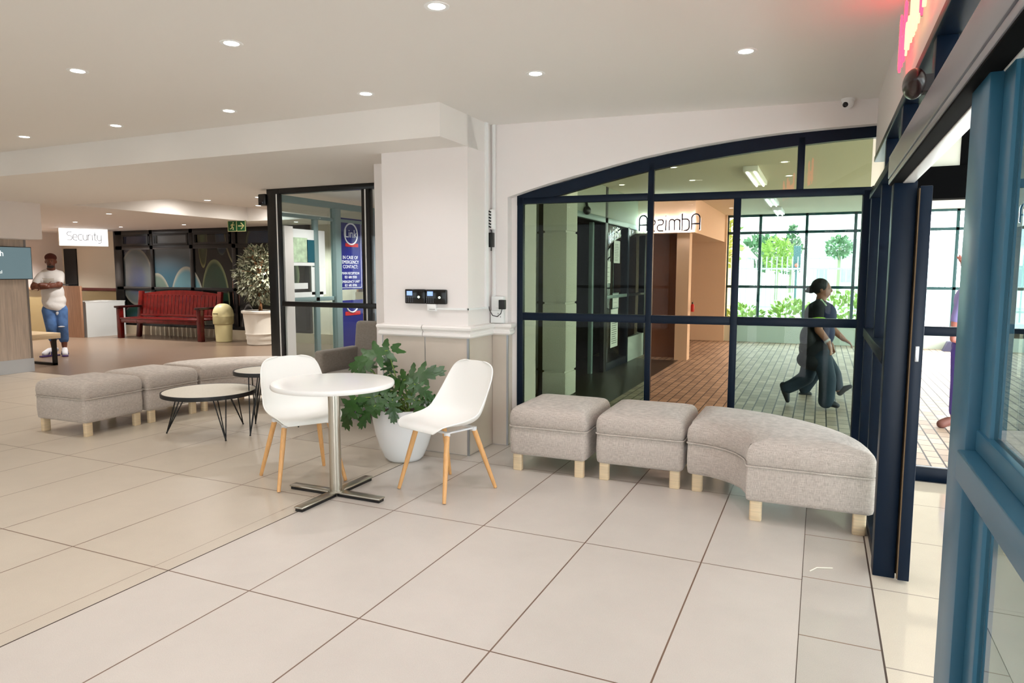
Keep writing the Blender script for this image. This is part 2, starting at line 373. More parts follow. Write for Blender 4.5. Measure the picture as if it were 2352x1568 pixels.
wpart('mullion', 1.236, 1.280, -.1, 2.25); wpart('mullion', 1.862, 1.914, -.1, 1.975); wpart('mullion', 2.286, 2.332, 2.015, 2.38)
wpart('transom', .239, 1.236, 1.974, 2.026); wpart('transom', 1.28, 2.86, 1.965, 2.018)
for a, b in ((.239, 1.236), (1.28, 1.862), (1.914, 2.72)):
    wpart('rail', a, b, 1.035, 1.096, O0-.006); wpart('bottom_rail', a, b, -.1, -.02)
g = G(); rings = []
for i, (u, z) in enumerate(AFR):
    rings.append([g.b.verts.new(wp(u, o, z+dz)) for o, dz in ((O0, .04), (O1, .04), (O1, -.052), (O0, -.052))])
for a, b in zip(rings, rings[1:]):
    for j in range(4): g._f([a[j], a[(j+1) % 4], b[(j+1) % 4], b[j]])
g._f(rings[0]); g._f(rings[-1][::-1]); g.build('arch_frame', FRAME, win)
def pane(u0, u1, z0, z1, m): return wbox(G(), u0, u1, .112, .12, z0, z1).build('pane', m, win, 0)
pane(.239, 1.236, 1.096, 1.975, GREEN); pane(.239, 1.236, -.02, 1.035, GREEN)
pane(1.28, 1.862, 1.096, 1.965, BRONZE); pane(1.28, 1.862, -.02, 1.035, BRONZE)
pane(1.914, 2.72, 1.096, 1.965, PALE); pane(1.914, 2.72, -.02, 1.035, PALE)
def az(u):
    for (a, z), (b, y) in zip(AFR, AFR[1:]):
        if a <= u <= b: return z+(y-z)*(u-a)/(b-a)
    return 2.404
for u0, u1, m in ((.42, 1.236, OLIVE), (1.28, 2.286, OLIVE), (2.332, 2.765, OLIVE)):
    us = [u0+(u1-u0)*i/8 for i in range(9)]; zb = 2.028 if u0 < 1 else 2.018
    G().prism([wp(u, .112, zb) for u in us] + [wp(u, .112, max(zb+.004, az(u)-.05)) for u in us[::-1]], WN*.008).build('pane', m, win, 0)
rearw = empty_struct('unseen_rear_glazing'); TINT = glass('sky_dimming_glass', sq((.10, .11, .11)))  # unseen rear panes, tinted to cut the sky light
for a, b in ((-12.4, -7.6), (-5.8, -1.0)):
    G().box(a, b, -4.04, -4.03, .25, 2.45).build('pane', TINT, rearw, 0)
    for k in range(5): x = a+(b-a)*k/4; G().box(x-.03, x+.03, -4.07, -4.0, .25, 2.45).build('mullion', FRAME, rearw)
    G().box(a, b, -4.07, -4.0, 1.1, 1.16).build('rail', FRAME, rearw)
# ------------------------------------------------------------------ entrance partition on the right: band wall, transom lights, header, fixed light, sliding leaf
XR = .30
slab('wall_right', XR, .40, -4.1, 5.36, 2.2, 2.72, WALL)
slab('wall_right', XR, .40, -4.1, -2.5, 0, 2.2, WALL)
ent = empty_struct('door_1')
def ep(name, x0, x1, y0, y1, z0, z1, mat=FRAME, bev=.003): return G().box(x0, x1, y0, y1, z0, z1, bev).build(name, mat, ent)
ep('top_rail', .292, .372, -2.5, 5.31, 2.165, 2.2)
for y in (.75, 1.7, 2.63, 3.6, 4.45): ep('transom_mullion', .3, .37, y-.035, y+.035, 1.96, 2.165)
ep('transom_pane', .33, .338, -2.5, 5.29, 1.97, 2.165, CLEAR, 0)
ep('header', .262, .36, -2.5, 3.66, 1.853, 1.955, M('header_anodised', srgb(150, 148, 156), .3, .3), .004)
ep('header_lip', .265, .36, -2.5, 3.66, 1.828, 1.849, M('header_anodised', (0, 0, 0)), .002)
ep('door_track', .268, .314, -2.5, 3.66, 1.822, 1.829, BLACKD); ep('underside_strip', .314, .36, -2.5, 3.66, 1.82, 1.829, WHITE)  # black and white strips along the header underside
ep('rail', .275, .365, 3.66, 5.3, 1.92, 1.965)
ep('jamb_post', .28, .372, 3.55, 3.66, 0, 1.83); ep('corner_post', .285, .365, 5.215, 5.31, 0, 2.0)
ep('mullion', .29, .36, 4.42, 4.48, .05, 1.92)
ep('rail', .275, .37, 3.66, 5.22, .995, 1.055); ep('bottom_rail', .29, .36, 3.66, 5.22, 0, .06)
ep('pane', .322, .33, 3.66, 4.42, .06, .995, CLEAR, 0); ep('pane', .322, .33, 3.66, 4.42, 1.055, 1.92, CLEAR, 0)
ep('pane', .322, .33, 4.48, 5.215, .06, .995, CLEAR, 0); ep('pane', .322, .33, 4.48, 5.215, 1.055, 1.92, CLEAR, 0)
g = G().box(.378, .425, 3.50, 3.585, .015, 1.80, .003); lf = g.build('leaf_stile', FRAME, ent)
G().box(.374, .379, 3.50, 3.516, .02, 1.79).box(.374, .379, 3.566, 3.585, .02, 1.79).build('brush_seal', M('tan_brush', srgb(86, 66, 40), .8), lf)
G().box(.394, .410, 3.494, 3.502, 1.03, 1.10, .002).cyl((.402, 3.496, 1.08), (.402, 3.488, 1.08), .006).build('lock', SILVER, lf)
# near leaf with its glass beside the camera
near = empty_struct('door_2')
FRAME_DAYLIT = M('daylit_frame_coat', srgb(50, 102, 128), .35)  # dark frame coat with its blue daylight sheen put into the colour
def np_(name, x0, x1, y0, y1, z0, z1, mat=FRAME_DAYLIT, bev=.004): return G().box(x0, x1, y0, y1, z0, z1, bev).build(name, mat, near)
np_('stile', .292, .338, 1.69, 1.875, .0, 1.828); np_('glazing_bead', .316, .345, 1.6, 1.69, .05, 1.83)
np_('rail', .278, .338, -.6, 1.69, .985, 1.05); np_('glazing_bead', .31, .345, -.6, 1.69, 1.05, 1.095)
np_('bottom_rail', .3, .345, -.6, 1.69, 0, .1)
LEAFG = glass('leaf_tinted_glass', sq((.22, .30, .30)), 1, 1.6); np_('pane', .324, .332, -.6, 1.6, 1.095, 1.828, LEAFG, 0); np_('pane', .324, .332, -.6, 1.6, .1, .985, LEAFG, 0)
# vestibule beyond: outer door in the facade, soffit, ceiling
od = empty_struct('door_3')
def op(name, x0, x1, y0, y1, z0, z1, mat=FRAME, bev=.003): return G().box(x0, x1, y0, y1, z0, z1, bev).build(name, mat, od)
op('header', .42, 2.2, 5.37, 5.52, 1.915, 2.125, BLACKD); op('rail', .42, 2.1, 5.4, 5.46, 1.0, 1.062); op('bottom_rail', .42, 2.1, 5.4, 5.46, -.01, .085)
op('frame_post', .36, .44, 5.38, 5.48, -.02, 2.6); op('frame_post', 2.1, 2.2, 5.38, 5.48, -.02, 2.6)
op('panel', .44, .80, 5.4, 5.44, 2.125, 2.6, M('cream_panel', srgb(226, 226, 208), .5)); op('post', .80, 1.5, 5.39, 5.45, 2.125, 2.6, BLACKD)
op('panel', 1.5, 2.1, 5.4, 5.44, 2.125, 2.6, MATS['cream_panel'])
vg = empty_struct('unseen_dimming_glazing'); VT = glass('daylight_cut_glass', sq((.28, .30, .30)))  # added unseen glazing, tinted to hold back daylight
G().box(2.66, 2.668, -4.0, 5.4, 0, 2.45).build('pane', VT, vg, 0)
for y in (-4, -2, 0, 2, 4, 5.36): G().box(2.63, 2.7, y-.03, y+.03, 0, 2.45).build('mullion', FRAME, vg)
slab('ceiling', .40, 2.7, -4.1, 5.62, 2.45, 2.75, CEIL)
# ------------------------------------------------------------------ upholstered benches
def rounded(poly, r, n=5):
    out = []; k = len(poly)
    for i in range(k):
        p, a, b = Vector(poly[i]), Vector(poly[i-1]), Vector(poly[(i+1) % k])
        da, db = (a-p), (b-p); la, lb = da.length, db.length; da.normalize(); db.normalize()
        ang = da.angle(db)
        if ang > 2.7: out.append(p); continue
        rr = min(r, la*.45, lb*.45); p0, p1 = p+da*rr, p+db*rr
        for j in range(n+1):
            t = j/n; out.append(p0*(1-t)**2 + p*2*t*(1-t) + p1*t*t)
    return out
def offset(poly, d):
    k = len(poly); out = []
    for i in range(k):
        t = (Vector(poly[(i+1) % k])-Vector(poly[i-1])).normalized(); out.append(Vector(poly[i]) + Vector((-t.y, t.x))*d)
    return out
def cushion(g, poly, layers, skel=None):
    rings = []
    for ins, z in layers:
        z += .024 if z > .25 else 0
        if ins <= .022 or skel is None: q = offset(poly, ins)
        else: q = [p.lerp(skel(p), min(.97, (ins-.01)/.29)) for p in poly]
        rings.append([g.b.verts.new((p.x, p.y, z)) for p in q])
    n = len(poly)
    for a, b in zip(rings, rings[1:]):
        for i in range(n): g._f([a[i], a[(i+1) % n], b[(i+1) % n], b[i]])
    g._f(rings[0][::-1]); g._f(rings[-1])
def bench_unit(label, loc, rz, poly, legs, group, h=.455, skel=None):
    t = thing('upholstered_ottoman', label, 'ottoman', loc, rz, group)
    if sum(a[0]*b[1]-b[0]*a[1] for a, b in zip(poly, poly[1:]+poly[:1])) < 0: poly = poly[::-1]
    P = rounded([Vector(p) for p in poly], .045); cen = sum((Vector(p) for p in poly), Vector((0, 0)))/len(poly)
    if skel is None: skel = lambda p: cen
    g = G(); cushion(g, P, [(.28, .121), (.15, .1205), (.02, .12), (.004, .13), (0, .15), (-.004, .22), (0, .292), (.008, .302), (.15, .301), (.28, .301)], skel); g.build('base', FABRIC, t, 60)
    g = G(); cushion(g, P, [(.28, .303), (.15, .303), (.008, .302), (-.001, .312), (-.006, .35), (-.002, .385), (.006, .408), (.02, .425), (.04, .437), (.075, .447), (.13, h), (.2, h+.004), (.27, h+.006)], skel); g.build('seat_cushion', FABRIC, t, 60)
    G().tube([(p.x, p.y, .327) for p in offset(P, -.004)], .0055, 6, True).build('piping', FABRIC, t)
    for x, y in legs: G().obox((x, y, .06), (.068, .045, .13), 0, .012, 3).build('leg', OAK, t)
    return t
S = .56
def sqp(w, d): return [(0, 0), (w, 0), (w, d), (0, d)]
def sqlegs(w, d): return [(.055, .045), (w-.055, .045), (.055, d-.045), (w-.055, d-.045)]
RG = 'ottomans in the row under the arched window'; LG = 'ottomans in the curved row by the coffee tables'
bench_unit('square oatmeal ottoman with wooden legs, end of the row beside the tiled pillar', (-2.005, 4.42, 0), .015, sqp(.575, .66), sqlegs(.575, .66), RG)
bench_unit('square oatmeal ottoman in the middle of the row under the arched window', (-1.365, 4.445, 0), .015, sqp(.59, .66), sqlegs(.59, .66), RG)
def sector(ri, ro, n=18):
    A = [(ri*math.sin(PI/2*i/n), ri*math.cos(PI/2*i/n)) for i in range(n+1)]
    B = [(ro*math.sin(PI/2*i/n), ro*math.cos(PI/2*i/n)) for i in range(n, -1, -1)]
    return A + B
# curved unit: local centre of the arc at the origin, sweeping from +y round to +x
cp = sector(.40, 1.06)
clegs = [(.06, .46), (.06, 1.0), (.455, .05), (.99, .05), (.66, .66)]
bench_unit('curved oatmeal ottoman bending towards the black sliding door frame', (-.745, 4.045, 0), 0, cp, clegs, RG, .46, lambda p: (lambda a: Vector((.73*math.cos(a), .73*math.sin(a))))(min(1.3, max(.27, math.atan2(p.y, p.x)))))
bench_unit('square oatmeal ottoman at the near left end of the curved row', (-5.715, 3.79, 0), PI/2+.03, sqp(.585, .64), sqlegs(.585, .64), LG)
bench_unit('square oatmeal ottoman second in the curved row behind the low coffee table', (-5.705, 4.40, 0), PI/2, sqp(.58, .65), sqlegs(.58, .65), LG)
bench_unit('long curved oatmeal ottoman running behind the coffee tables to the armchair', (-5.17, 5.01, 0), 0, [(-1.08*math.cos(PI/2*i/18)-.06, 1.08*math.sin(PI/2*i/18)) for i in range(19)] + [(.42, 1.08), (.42, .48)] + [(-.48*math.cos(PI/2*i/18)-.06, .48*math.sin(PI/2*i/18)) for i in range(18, -1, -1)], [(-1.06, .06), (-.58, .06), (.36, .54), (.36, 1.02), (-.75, .72)], LG, .46, lambda p: Vector((min(p.x, .15), .78)) if p.x > -.06 else (lambda a: Vector((-.06+.78*math.cos(a), .78*math.sin(a))))(min(2.87, math.atan2(p.y, p.x+.06))))
# ------------------------------------------------------------------ bistro table
TX, TY = -2.785, 3.455
t = thing('bistro_table', 'round white bistro table on a brushed steel pedestal between the two white chairs', 'table', (TX, TY, 0))
WTOP = M('white_laminate', srgb(238, 236, 232), .22)
G().lathe([(.36, .703), (.376, .706), (.381, .714), (.381, .727), (.376, .735), (.36, .737)], 72).build('tabletop', WTOP, t)
G().cyl((0, 0, .03), (0, 0, .703), .038, n=40).cyl((0, 0, .03), (0, 0, .036), .052, n=40).build('column', STEEL, t)
g = G().box(-.035, .035, -.035, .035, .018, .034, .002)
for a in range(4):
    m = Matrix.Rotation(a*PI/2, 4, 'Z')
    g.obox((m @ Vector((.19, 0, .024))), (.33, .066, .013), a*PI/2, .006, 2)
g.build('cross_base', STEEL, t)
g = G()
for a in range(4): g.obox(Matrix.Rotation(a*PI/2, 4, 'Z') @ Vector((.19, 0, .0075)), (.315, .052, .015), a*PI/2)
g.build('rubber_pad', BLACKM, t)
# ------------------------------------------------------------------ shell chairs
SHELL = M('white_shell_plastic', srgb(240, 238, 233), .38)
def shell_mesh():
    prof = [(-.245, .425, .165), (-.24, .445, .20), (-.215, .456, .218), (-.15, .452, .23), (-.06, .438, .236), (.03, .428, .238), (.10, .434, .238), (.155, .465, .236), (.19, .52, .233),
            (.212, .59, .228), (.232, .66, .222), (.25, .725, .213), (.264, .775, .198), (.273, .806, .172), (.277, .822, .13), (.279, .828, .08)]
    n = 24; g = G(); rows = []
    for i, (y, z, w) in enumerate(prof):
        j0, j1 = max(i-1, 0), min(i+1, len(prof)-1)
        tg = Vector((0, prof[j1][0]-prof[j0][0], prof[j1][1]-prof[j0][1])).normalized(); nn = Vector((0, -tg.z, tg.y))
        t = i/(len(prof)-1); bow = .012 + .10*math.exp(-((t-.47)/.21)**2) + .025*max(0, t-.5)
        row = []
        for k in range(n+1):
            u = -1+2*k/n; q = abs(u)**2.6
            row.append(g.b.verts.new(Vector((w*math.sin(u*PI/2*.985)/math.sin(PI/2*.985)*.55+w*u*.45, y, z)) + nn*bow*q))
        rows.append(row)
    for a, b in zip(rows, rows[1:]):
        for k in range(n): g._f([a[k], a[k+1], b[k+1], b[k]])
    bmesh.ops.recalc_face_normals(g.b, faces=g.b.faces)
    r = bmesh.ops.solidify(g.b, geom=g.b.faces[:], thickness=.009)
    return g
def shell_chair(label, loc, rz):
    t = thing('shell_chair', label, 'chair', loc, rz, 'white shell chairs at the bistro table')
    o = shell_mesh().build('shell', SHELL, t, 80); s = o.modifiers.new('s', 'SUBSURF'); s.levels = 1; s.render_levels = 2
    tops = [(-.15, -.13), (.15, -.13), (-.15, .10), (.15, .10)]; feet = [(-.225, -.225), (.225, -.225), (-.225, .225), (.225, .225)]
    g = G()
    for (x, y), (fx, fy) in zip(tops, feet):
        p1, p0 = Vector((x, y, .412)), Vector((fx, fy, .004))
        G().tube([p0, p0.lerp(p1, .1), p0.lerp(p1, .6), p1], .014, 16, radii=[.0115, .0125, .0165, .0175]).build('leg', BEECH, t)
        g.cyl(p1-Vector((0, 0, .012)), p1+Vector((0, 0, .012)), .02)
    for a, b in ((0, 1), (2, 3), (0, 2), (1, 3)): g.obox(((tops[a][0]+tops[b][0])/2, (tops[a][1]+tops[b][1])/2, .418), (abs(tops[a][0]-tops[b][0])+.02, abs(tops[a][1]-tops[b][1])+.02, .01))
    g.build('under_frame', M('white_metal', srgb(220, 220, 220), .4), t)
    return t
shell_chair('white plastic shell chair with beech legs behind the bistro table, facing right', (-3.222, 3.645, 0), math.radians(58))
shell_chair('white plastic shell chair with beech legs in front of the tiled pillar', (-2.20, 3.865, 0), math.radians(-19))
# ------------------------------------------------------------------ hairpin coffee tables
SPECK = M('speckled_white_top', srgb(236, 230, 216), .35, var=(90, .06))
def coffee(label, loc, r, h, angs, spl):
    t = thing('coffee_table', label, 'coffee table', loc, 0, 'hairpin coffee tables')
    G().lathe([(r-.012, h-.028), (r-.012, h)], 64).build('tabletop', SPECK, t)
    G().lathe([(r-.012, h-.032), (r, h-.032), (r+.001, h-.016), (r, h+.002), (r-.010, h+.002), (r-.010, h-.005)], 64, capb=False, capt=False).build('rim', BLACKM, t)
    for a in angs:
        a = math.radians(a); d = Vector((math.cos(a), math.sin(a), 0)); s = Vector((-d.y, d.x, 0)); g = G()
        ft = d*(r*spl) + Vector((0, 0, .006))
        for k, kk in ((-.055, 0), (.055, 0), (0, -.06)): g.tube([ft, d*(r*.66+kk)+s*k+Vector((0, 0, h-.03))], .0052, 8)
        g.ball(ft, .008, 8, 6); g.obox(d*(r*.62)+Vector((0, 0, h-.031)), (.11, .13, .004), a); g.build('hairpin_leg', BLACKM, t)
    return t
coffee('low round coffee table with speckled white top and black rim', (-4.885, 4.37, 0), .392, .385, (207, -25, 92), .98)
coffee('smaller taller round coffee table partly hidden by the left white chair', (-4.555, 4.70, 0), .27, .545, (-76, 155, 40), 1.02)
# ------------------------------------------------------------------ potted philodendron
pt = thing('potted_philodendron', 'large lobed-leaf philodendron in a white tapered planter beside the pillar', 'potted plant', (-2.86, 4.365, 0))
POT = M('glossy_white_planter', srgb(238, 238, 238), .25)
G().lathe([(.11, 0), (.128, .004), (.15, .03), (.185, .11), (.212, .2), (.232, .3), (.243, .38), (.246, .402), (.244, .41), (.236, .412), (.226, .405), (.218, .37)], 64, capt=False).build('pot', POT, pt, 50)
G().lathe([(.0, .355), (.12, .365), (.219, .36)], 32, capb=False, capt=False).build('soil', M('dark_soil', srgb(50, 36, 26), .95, bump=(60, 1)), pt)
LEAF = M('leaf_green', srgb(36, 76, 20), .36, var=(7, .3)); STEM = M('leaf_stalk', srgb(110, 138, 52), .5)
def lobed_leaf(base, tip, up, L, wid=.8, droop=.25, seed=0):
    rnd = random.Random(seed); y = Vector(tip).normalized(); z = (Vector(up)-y*Vector(up).dot(y)).normalized(); x = y.cross(z)
    g = G(); pts = []
    def P(a, b): return Vector(base) + x*a + y*b + z*(-droop*(a*a+b*b)/L + .06*abs(a))
    lobes = []
    for side in (-1, 1):
        for i, (pos, ln, an) in enumerate(((-.12, .42, 150), (.02, .55, 112), (.2, .58, 84), (.38, .52, 62), (.55, .44, 44), (.72, .33, 30))):
            lobes.append((side, pos, ln*wid*(1+rnd.uniform(-.1, .1)), an+rnd.uniform(-5, 5)))
    segs = [(0, L*(-.02), 0, L, .085)]
    def blade(x0, y0, x1, y1, w):
        n = 7; d = Vector((x1-x0, y1-y0)); ln = d.length; d.normalize(); p = Vector((-d.y, d.x)); A, B, C = [], [], []
        for i in range(n+1):
            t = i/n; ww = w*(math.sin(PI*min(1, (t*.82+.18)))**.7)*(1 + .22*math.sin(t*17+seed)) if i < n else 0.002
            c = Vector((x0, y0))+d*ln*t + p*(.06*ln*math.sin(t*PI)*(1 if x1 > 0 else -1)); q = P(*c)
            A.append(g.b.verts.new(P(*(c+p*ww)))); C.append(g.b.verts.new(q - z*.002)); B.append(g.b.verts.new(P(*(c-p*ww))))
        for i in range(n): g._f([A[i], A[i+1], C[i+1], C[i]]); g._f([C[i], C[i+1], B[i+1], B[i]])
    blade(0, -.02*L, 0, L, .15*L)
    for s, pos, ln, an in lobes:
        a = math.radians(an); blade(0, pos*L, s*math.sin(a)*ln*L, pos*L+math.cos(a)*ln*L, .085*L)
    return g
# (leaf centre pixel, depth, tip direction in (right, up, towards camera), length)
LV = [((862, 812), 4.28, (-.8, -.2, .3), .31), ((950, 862), 4.30, (.75, .4, .3), .32), ((838, 918), 4.10, (-.9, -.25, .35), .30), ((806, 935), 4.02, (-.45, -.9, .2), .25),
      ((902, 932), 4.12, (.1, -.8, .5), .17), ((905, 872), 4.32, (-.5, .2, .5), .19), ((965, 890), 4.2, (.9, -.5, .3), .17), ((985, 918), 4.3, (.9, .25, .1), .17),
      ((868, 902), 4.2, (-.8, .15, .5), .2), ((830, 852), 4.36, (-.8, -.4, .2), .19), ((935, 905), 4.5, (.3, .4, -.5), .15), ((892, 842), 4.45, (-.2, .8, -.1), .15), ((880, 925), 4.1, (-.6, -.5, .5), .16), ((848, 945), 4.05, (-.7, -.7, .3), .2), ((920, 885), 4.35, (.2, .6, .5), .17), ((890, 905), 4.25, (-.3, -.3, .8), .18), ((958, 930), 4.15, (.5, -.7, .4), .15), ((858, 880), 4.4, (-.7, .4, .1), .2)]
_RH = Vector((_cy, _sy, 0)); _TH = Vector((_sy, -_cy, 0)); base0 = Vector((-2.86, 4.365, 0))
for i, ((px, py), Y, dr, L) in enumerate(LV):
    c = ony(px, py, Y) - base0; tip = _RH*dr[0] + Vector((0, 0, dr[1])) + _TH*dr[2]
    st = c - tip.normalized()*L*.3; lf = lobed_leaf(st, tip, Vector((0, 0, 1))*.75 + _TH*.75, L, .78, .35, i).build('leaf', LEAF, pt, 0)
    for p in lf.data.polygons: p.use_smooth = True
    a = random.uniform(0, 6.28); r0 = Vector((.05*math.cos(a), .05*math.sin(a)-.01, .355)); mid = (r0+st)/2 + Vector((0, 0, .09))
    G().tube([r0*(1-t)**2 + mid*2*t*(1-t) + st*t*t for t in [k/8 for k in range(9)]] + [st+tip.normalized()*L*.06], .0045, 7).build('stalk', STEM, pt)
# ------------------------------------------------------------------ grey armchair behind the pillar
ac = thing('armchair', 'grey upholstered armchair half hidden behind the pillar and the plant', 'armchair', (-4.09, 5.62, 0), 0)
G().box(-.30, .30, -.33, .2, .13, .34, .02).build('seat_base', GREYFAB, ac)
G().box(-.285, .285, -.345, .17, .34, .455, .04, 4).build('seat_cushion', GREYFAB, ac)
for s in (-1, 1): G().box(-.39 if s < 0 else .29, -.29 if s < 0 else .39, -.35, .25, .13, .66, .028, 4).build('armrest', GREYFAB, ac)
g = G(); m = Matrix.Rotation(-.13, 4, 'X'); g.obox((0, .27, .58), (.70, .12, .68), 0, .045, 4, m); g.build('backrest', GREYFAB, ac)
for x in (-.33, .33):
    for y in (-.3, .28): G().obox((x, y, .068), (.045, .045, .14), 0, .006).build('leg', OAK, ac)
# ------------------------------------------------------------------ ceiling downlights
LENS = M('lamp_lens', (1, .97, .9), .3, emit=(1, .95, .86), es=14)
n_row = 0
def downlight(x, y, z, label, power=SPOT, group='recessed ceiling downlights', wide=False):
    t = thing('downlight', label, 'ceiling light', (x, y, z), 0, group)
    G().lathe([(.036, -.001), (.052, -.004), (.056, -.003), (.058, 0), (.036, .004)], 28, capb=False, capt=False).build('trim_ring', WHITE, t)
    G().lathe([(.0, -.0025), (.038, -.0015)], 24, capb=False, capt=False).build('lens', LENS, t)
    if power:
        l = bpy.data.lights.new('downlight_lamp', 'SPOT'); l.energy = power; l.color = (.98, .965, 1) if x > -3.5 else (1, .96, .91); l.spot_size = math.radians(178 if wide else 128); l.spot_blend = .8; l.shadow_soft_size = .04
        o = bpy.data.objects.new('downlight_lamp', l); COL.objects.link(o); o.parent = t; o.location = (0, 0, -.02)
    return t
ordx = ['nearest the pillar', 'second from the pillar', 'third from the pillar', 'fourth from the pillar', 'fifth from the pillar']
seen = {(-1.6, 2.75): 'downlight at the top edge of the photo, in the front row', (-2.815, 2.75): 'middle downlight of the three in the front ceiling row', (-4.02, 2.75): 'leftmost downlight of the three in the front ceiling row',
        (-.415, 3.95): 'downlight in the ceiling nearest the red neon sign', (-1.59, 3.88): 'downlight in the ceiling before the arched window', (-2.785, 3.855): 'downlight in front of the bulkhead corner above the bistro table',
        (-3.99, 3.85): 'second downlight from the bulkhead corner in the row before the bulkhead', (-5.22, 3.86): 'third downlight from the bulkhead corner in the row before the bulkhead', (-6.38, 3.85): 'far left downlight in the row before the bulkhead'}
for (x, y), lb in seen.items(): downlight(x, y, ZC, lb)
for x in (-7.6, -8.8, -10.6): downlight(x, 3.85, ZC, 'downlight left of the frame in the row before the bulkhead')
for y in (1.6, .2, -1.6):
    for x in (-.7, -2.8, -4.9, -7.4, -10): downlight(x, y, ZC, 'downlight in the ceiling behind the camera', SPOT*1.6)
lob = {(-7.39, 6.71): 'lobby downlight left of the partition top corner, nearer one', (-7.30, 7.52): 'lobby downlight beside the partition top, farther of the close pair', (-6.50, 6.70): 'lobby downlight touching the partition top corner',
       (-10.58, 7.62): 'lobby downlight near the security sign', (-11.6, 9.93): 'lobby downlight just above the dark mural glazing', (-12.9, 8.6): 'faint lobby downlight above the man'}
for x, y in ((-15.2, 7.2), (-13.4, 9.9), (-16.2, 9.3), (-9.0, 10.2), (-14.0, 6.0)): downlight(x, y, 2.36, 'added lobby fill lamp hidden from view', 300)  # unseen lamps added to brighten the lobby
for (x, y), lb in lob.items(): downlight(x, y, 2.36, lb, 150)
downlight(-4.9, 7.6, 2.36, 'downlight in the corridor behind the glass partition', 170)
downlight(-5.1, 6.5, 2.36, 'added corridor fill lamp just behind the glass partition', 50)  # lamp added to brighten the white strip and panels
for x, y in ((-9.2, 8.0), (-9.0, 9.2)): downlight(x, y, 2.66, 'added fill lamp hidden in the raised ceiling recess', 45, wide=True)  # wide unseen lamps added to whiten the recess faces
downlight(-9.25, 5.0, 2.36, 'added fill lamp left of the frame by the wood-clad column', 13)  # unseen lamp added to brighten the column bulkhead
# ------------------------------------------------------------------ lobby: black glass partition, glazed corridor, mural glazing
PYF = 6.13
par = empty_struct('window_2')
def pp(name, x0, x1, y0, y1, z0, z1, mat=FRAME, bev=.003): return G().box(x0, x1, y0, y1, z0, z1, bev).build(name, mat, par)
BLK = M('black_frame', srgb(10, 11, 13), .3)
pp('frame_post', -5.80, -5.62, PYF-.03, PYF+.015, 0, 2.36, BLK); pp('frame_post', -4.50, -4.40, PYF-.02, PYF+.05, 0, 2.31, BLK)
pp('chrome_trim', -5.662, -5.645, PYF-.036, PYF-.03, 0, 2.3, WHITE); pp('chrome_trim', -4.458, -4.440, PYF-.026, PYF-.02, 0, 2.3, WHITE)
pp('top_rail', -5.62, -3.3, PYF-.03, PYF+.05, 2.30, 2.36, BLK); pp('rail', -5.62, -3.3, PYF-.03, PYF+.05, 1.035, 1.09, BLK); pp('bottom_rail', -5.62, -3.3, PYF-.02, PYF+.05, 0, .07, BLK)
GL2 = glass('partition_glass', sq((.86, .92, .92)))
for x0, x1 in ((-5.62, -4.5), (-4.4, -3.3)):
    pp('pane', x0, x1, PYF, PYF+.008, 1.09, 2.30, GL2, 0); pp('pane', x0, x1, PYF, PYF+.008, .07, 1.035, GL2, 0)
t = thing('sensor_box', 'small black box mounted high on the partition corner post', 'sensor', (-5.86, PYF, 2.18))
G().box(-.055, .058, -.05, .05, 0, .13, .015, 3).build('housing', BLK, t); G().box(-.03, .03, -.054, -.049, .02, .06, .004).build('window', M('dark_lens', srgb(30, 20, 24), .1), t)
# glazed return wall of the corridor
XG = -5.65
ret = empty_struct('window_3'); TEAL = M('grey_green_aluminium', srgb(128, 150, 150), .35)
def rp(name, y0, y1, z0, z1, mat=TEAL, x0=XG-.03, x1=XG+.02, bev=.003): return G().box(x0, x1, y0, y1, z0, z1, bev).build(name, mat, ret)
rp('head', 6.15, 9.0, 2.22, 2.30); rp('transom', 6.15, 7.78, 2.06, 2.10); rp('mullion', 7.06, 7.17, 0, 2.22, TEAL, XG-.03, XG+.05); rp('rail', 6.2, 7.1, 1.07, 1.12); rp('mullion', 6.70, 6.77, .05, 2.06)
rp('mullion', 7.72, 7.80, 0, 2.22); rp('bottom_rail', 6.2, 9.0, 0, .08)
TG = glass('teal_glass', sq((.62, .74, .74)), .9, 1.9)
for y0, y1 in ((6.15, 7.06), (7.14, 7.72)): rp('pane', y0, y1, .08, 2.22, TG, XG-.008, XG, 0)
rp('panel', 7.8, 9.0, .08, 2.22, M('grey_panel', srgb(120, 128, 134), .5), XG-.02, XG+.01)
t = thing('reflection_panel', 'painted window reflection, white with pale green, on the corridor glass', 'reflection', (XG+.004, 6.60, 1.50))
PAPER = M('white_paper_and_reflection', srgb(246, 247, 246), .5)
G().box(0, .003, -.29, .30, 0, .43).build('sheet', PAPER, t)  # bright window reflections set as flat white panels on the glass
G().box(.003, .005, -.27, -.02, .04, .33).build('picture', M('pale_green_reflection', srgb(190, 212, 180), .5, var=(14, .3)), t)  # reflected tones painted into the panel
G().box(.003, .005, -.03, .14, .04, .31).build('picture', M('teal_reflection', srgb(26, 92, 108), .4), t)
t = thing('reflection_panel', 'plain white painted reflection below the larger one on the corridor glass', 'reflection', (XG+.004, 6.66, 1.15)); G().box(0, .003, -.02, .24, 0, .335).build('sheet', PAPER, t)
t = thing('reflection_strip', 'narrow white painted reflection on the corridor glass under the plain one', 'strip', (XG+.004, 6.60, 1.245)); G().box(0, .004, -.28, -.03, -.02, .05).build('strip', PAPER, t)
t = thing('reflection_strip', 'long white painted reflection just above the corridor glass rail', 'strip', (XG+.004, 6.60, 1.125)); G().box(0, .003, -.27, .25, 0, .06).build('strip', PAPER, t)
slab('wall_side', XG-.01, XG+.05, 6.15, 6.29, 0, 1.95, WALL)
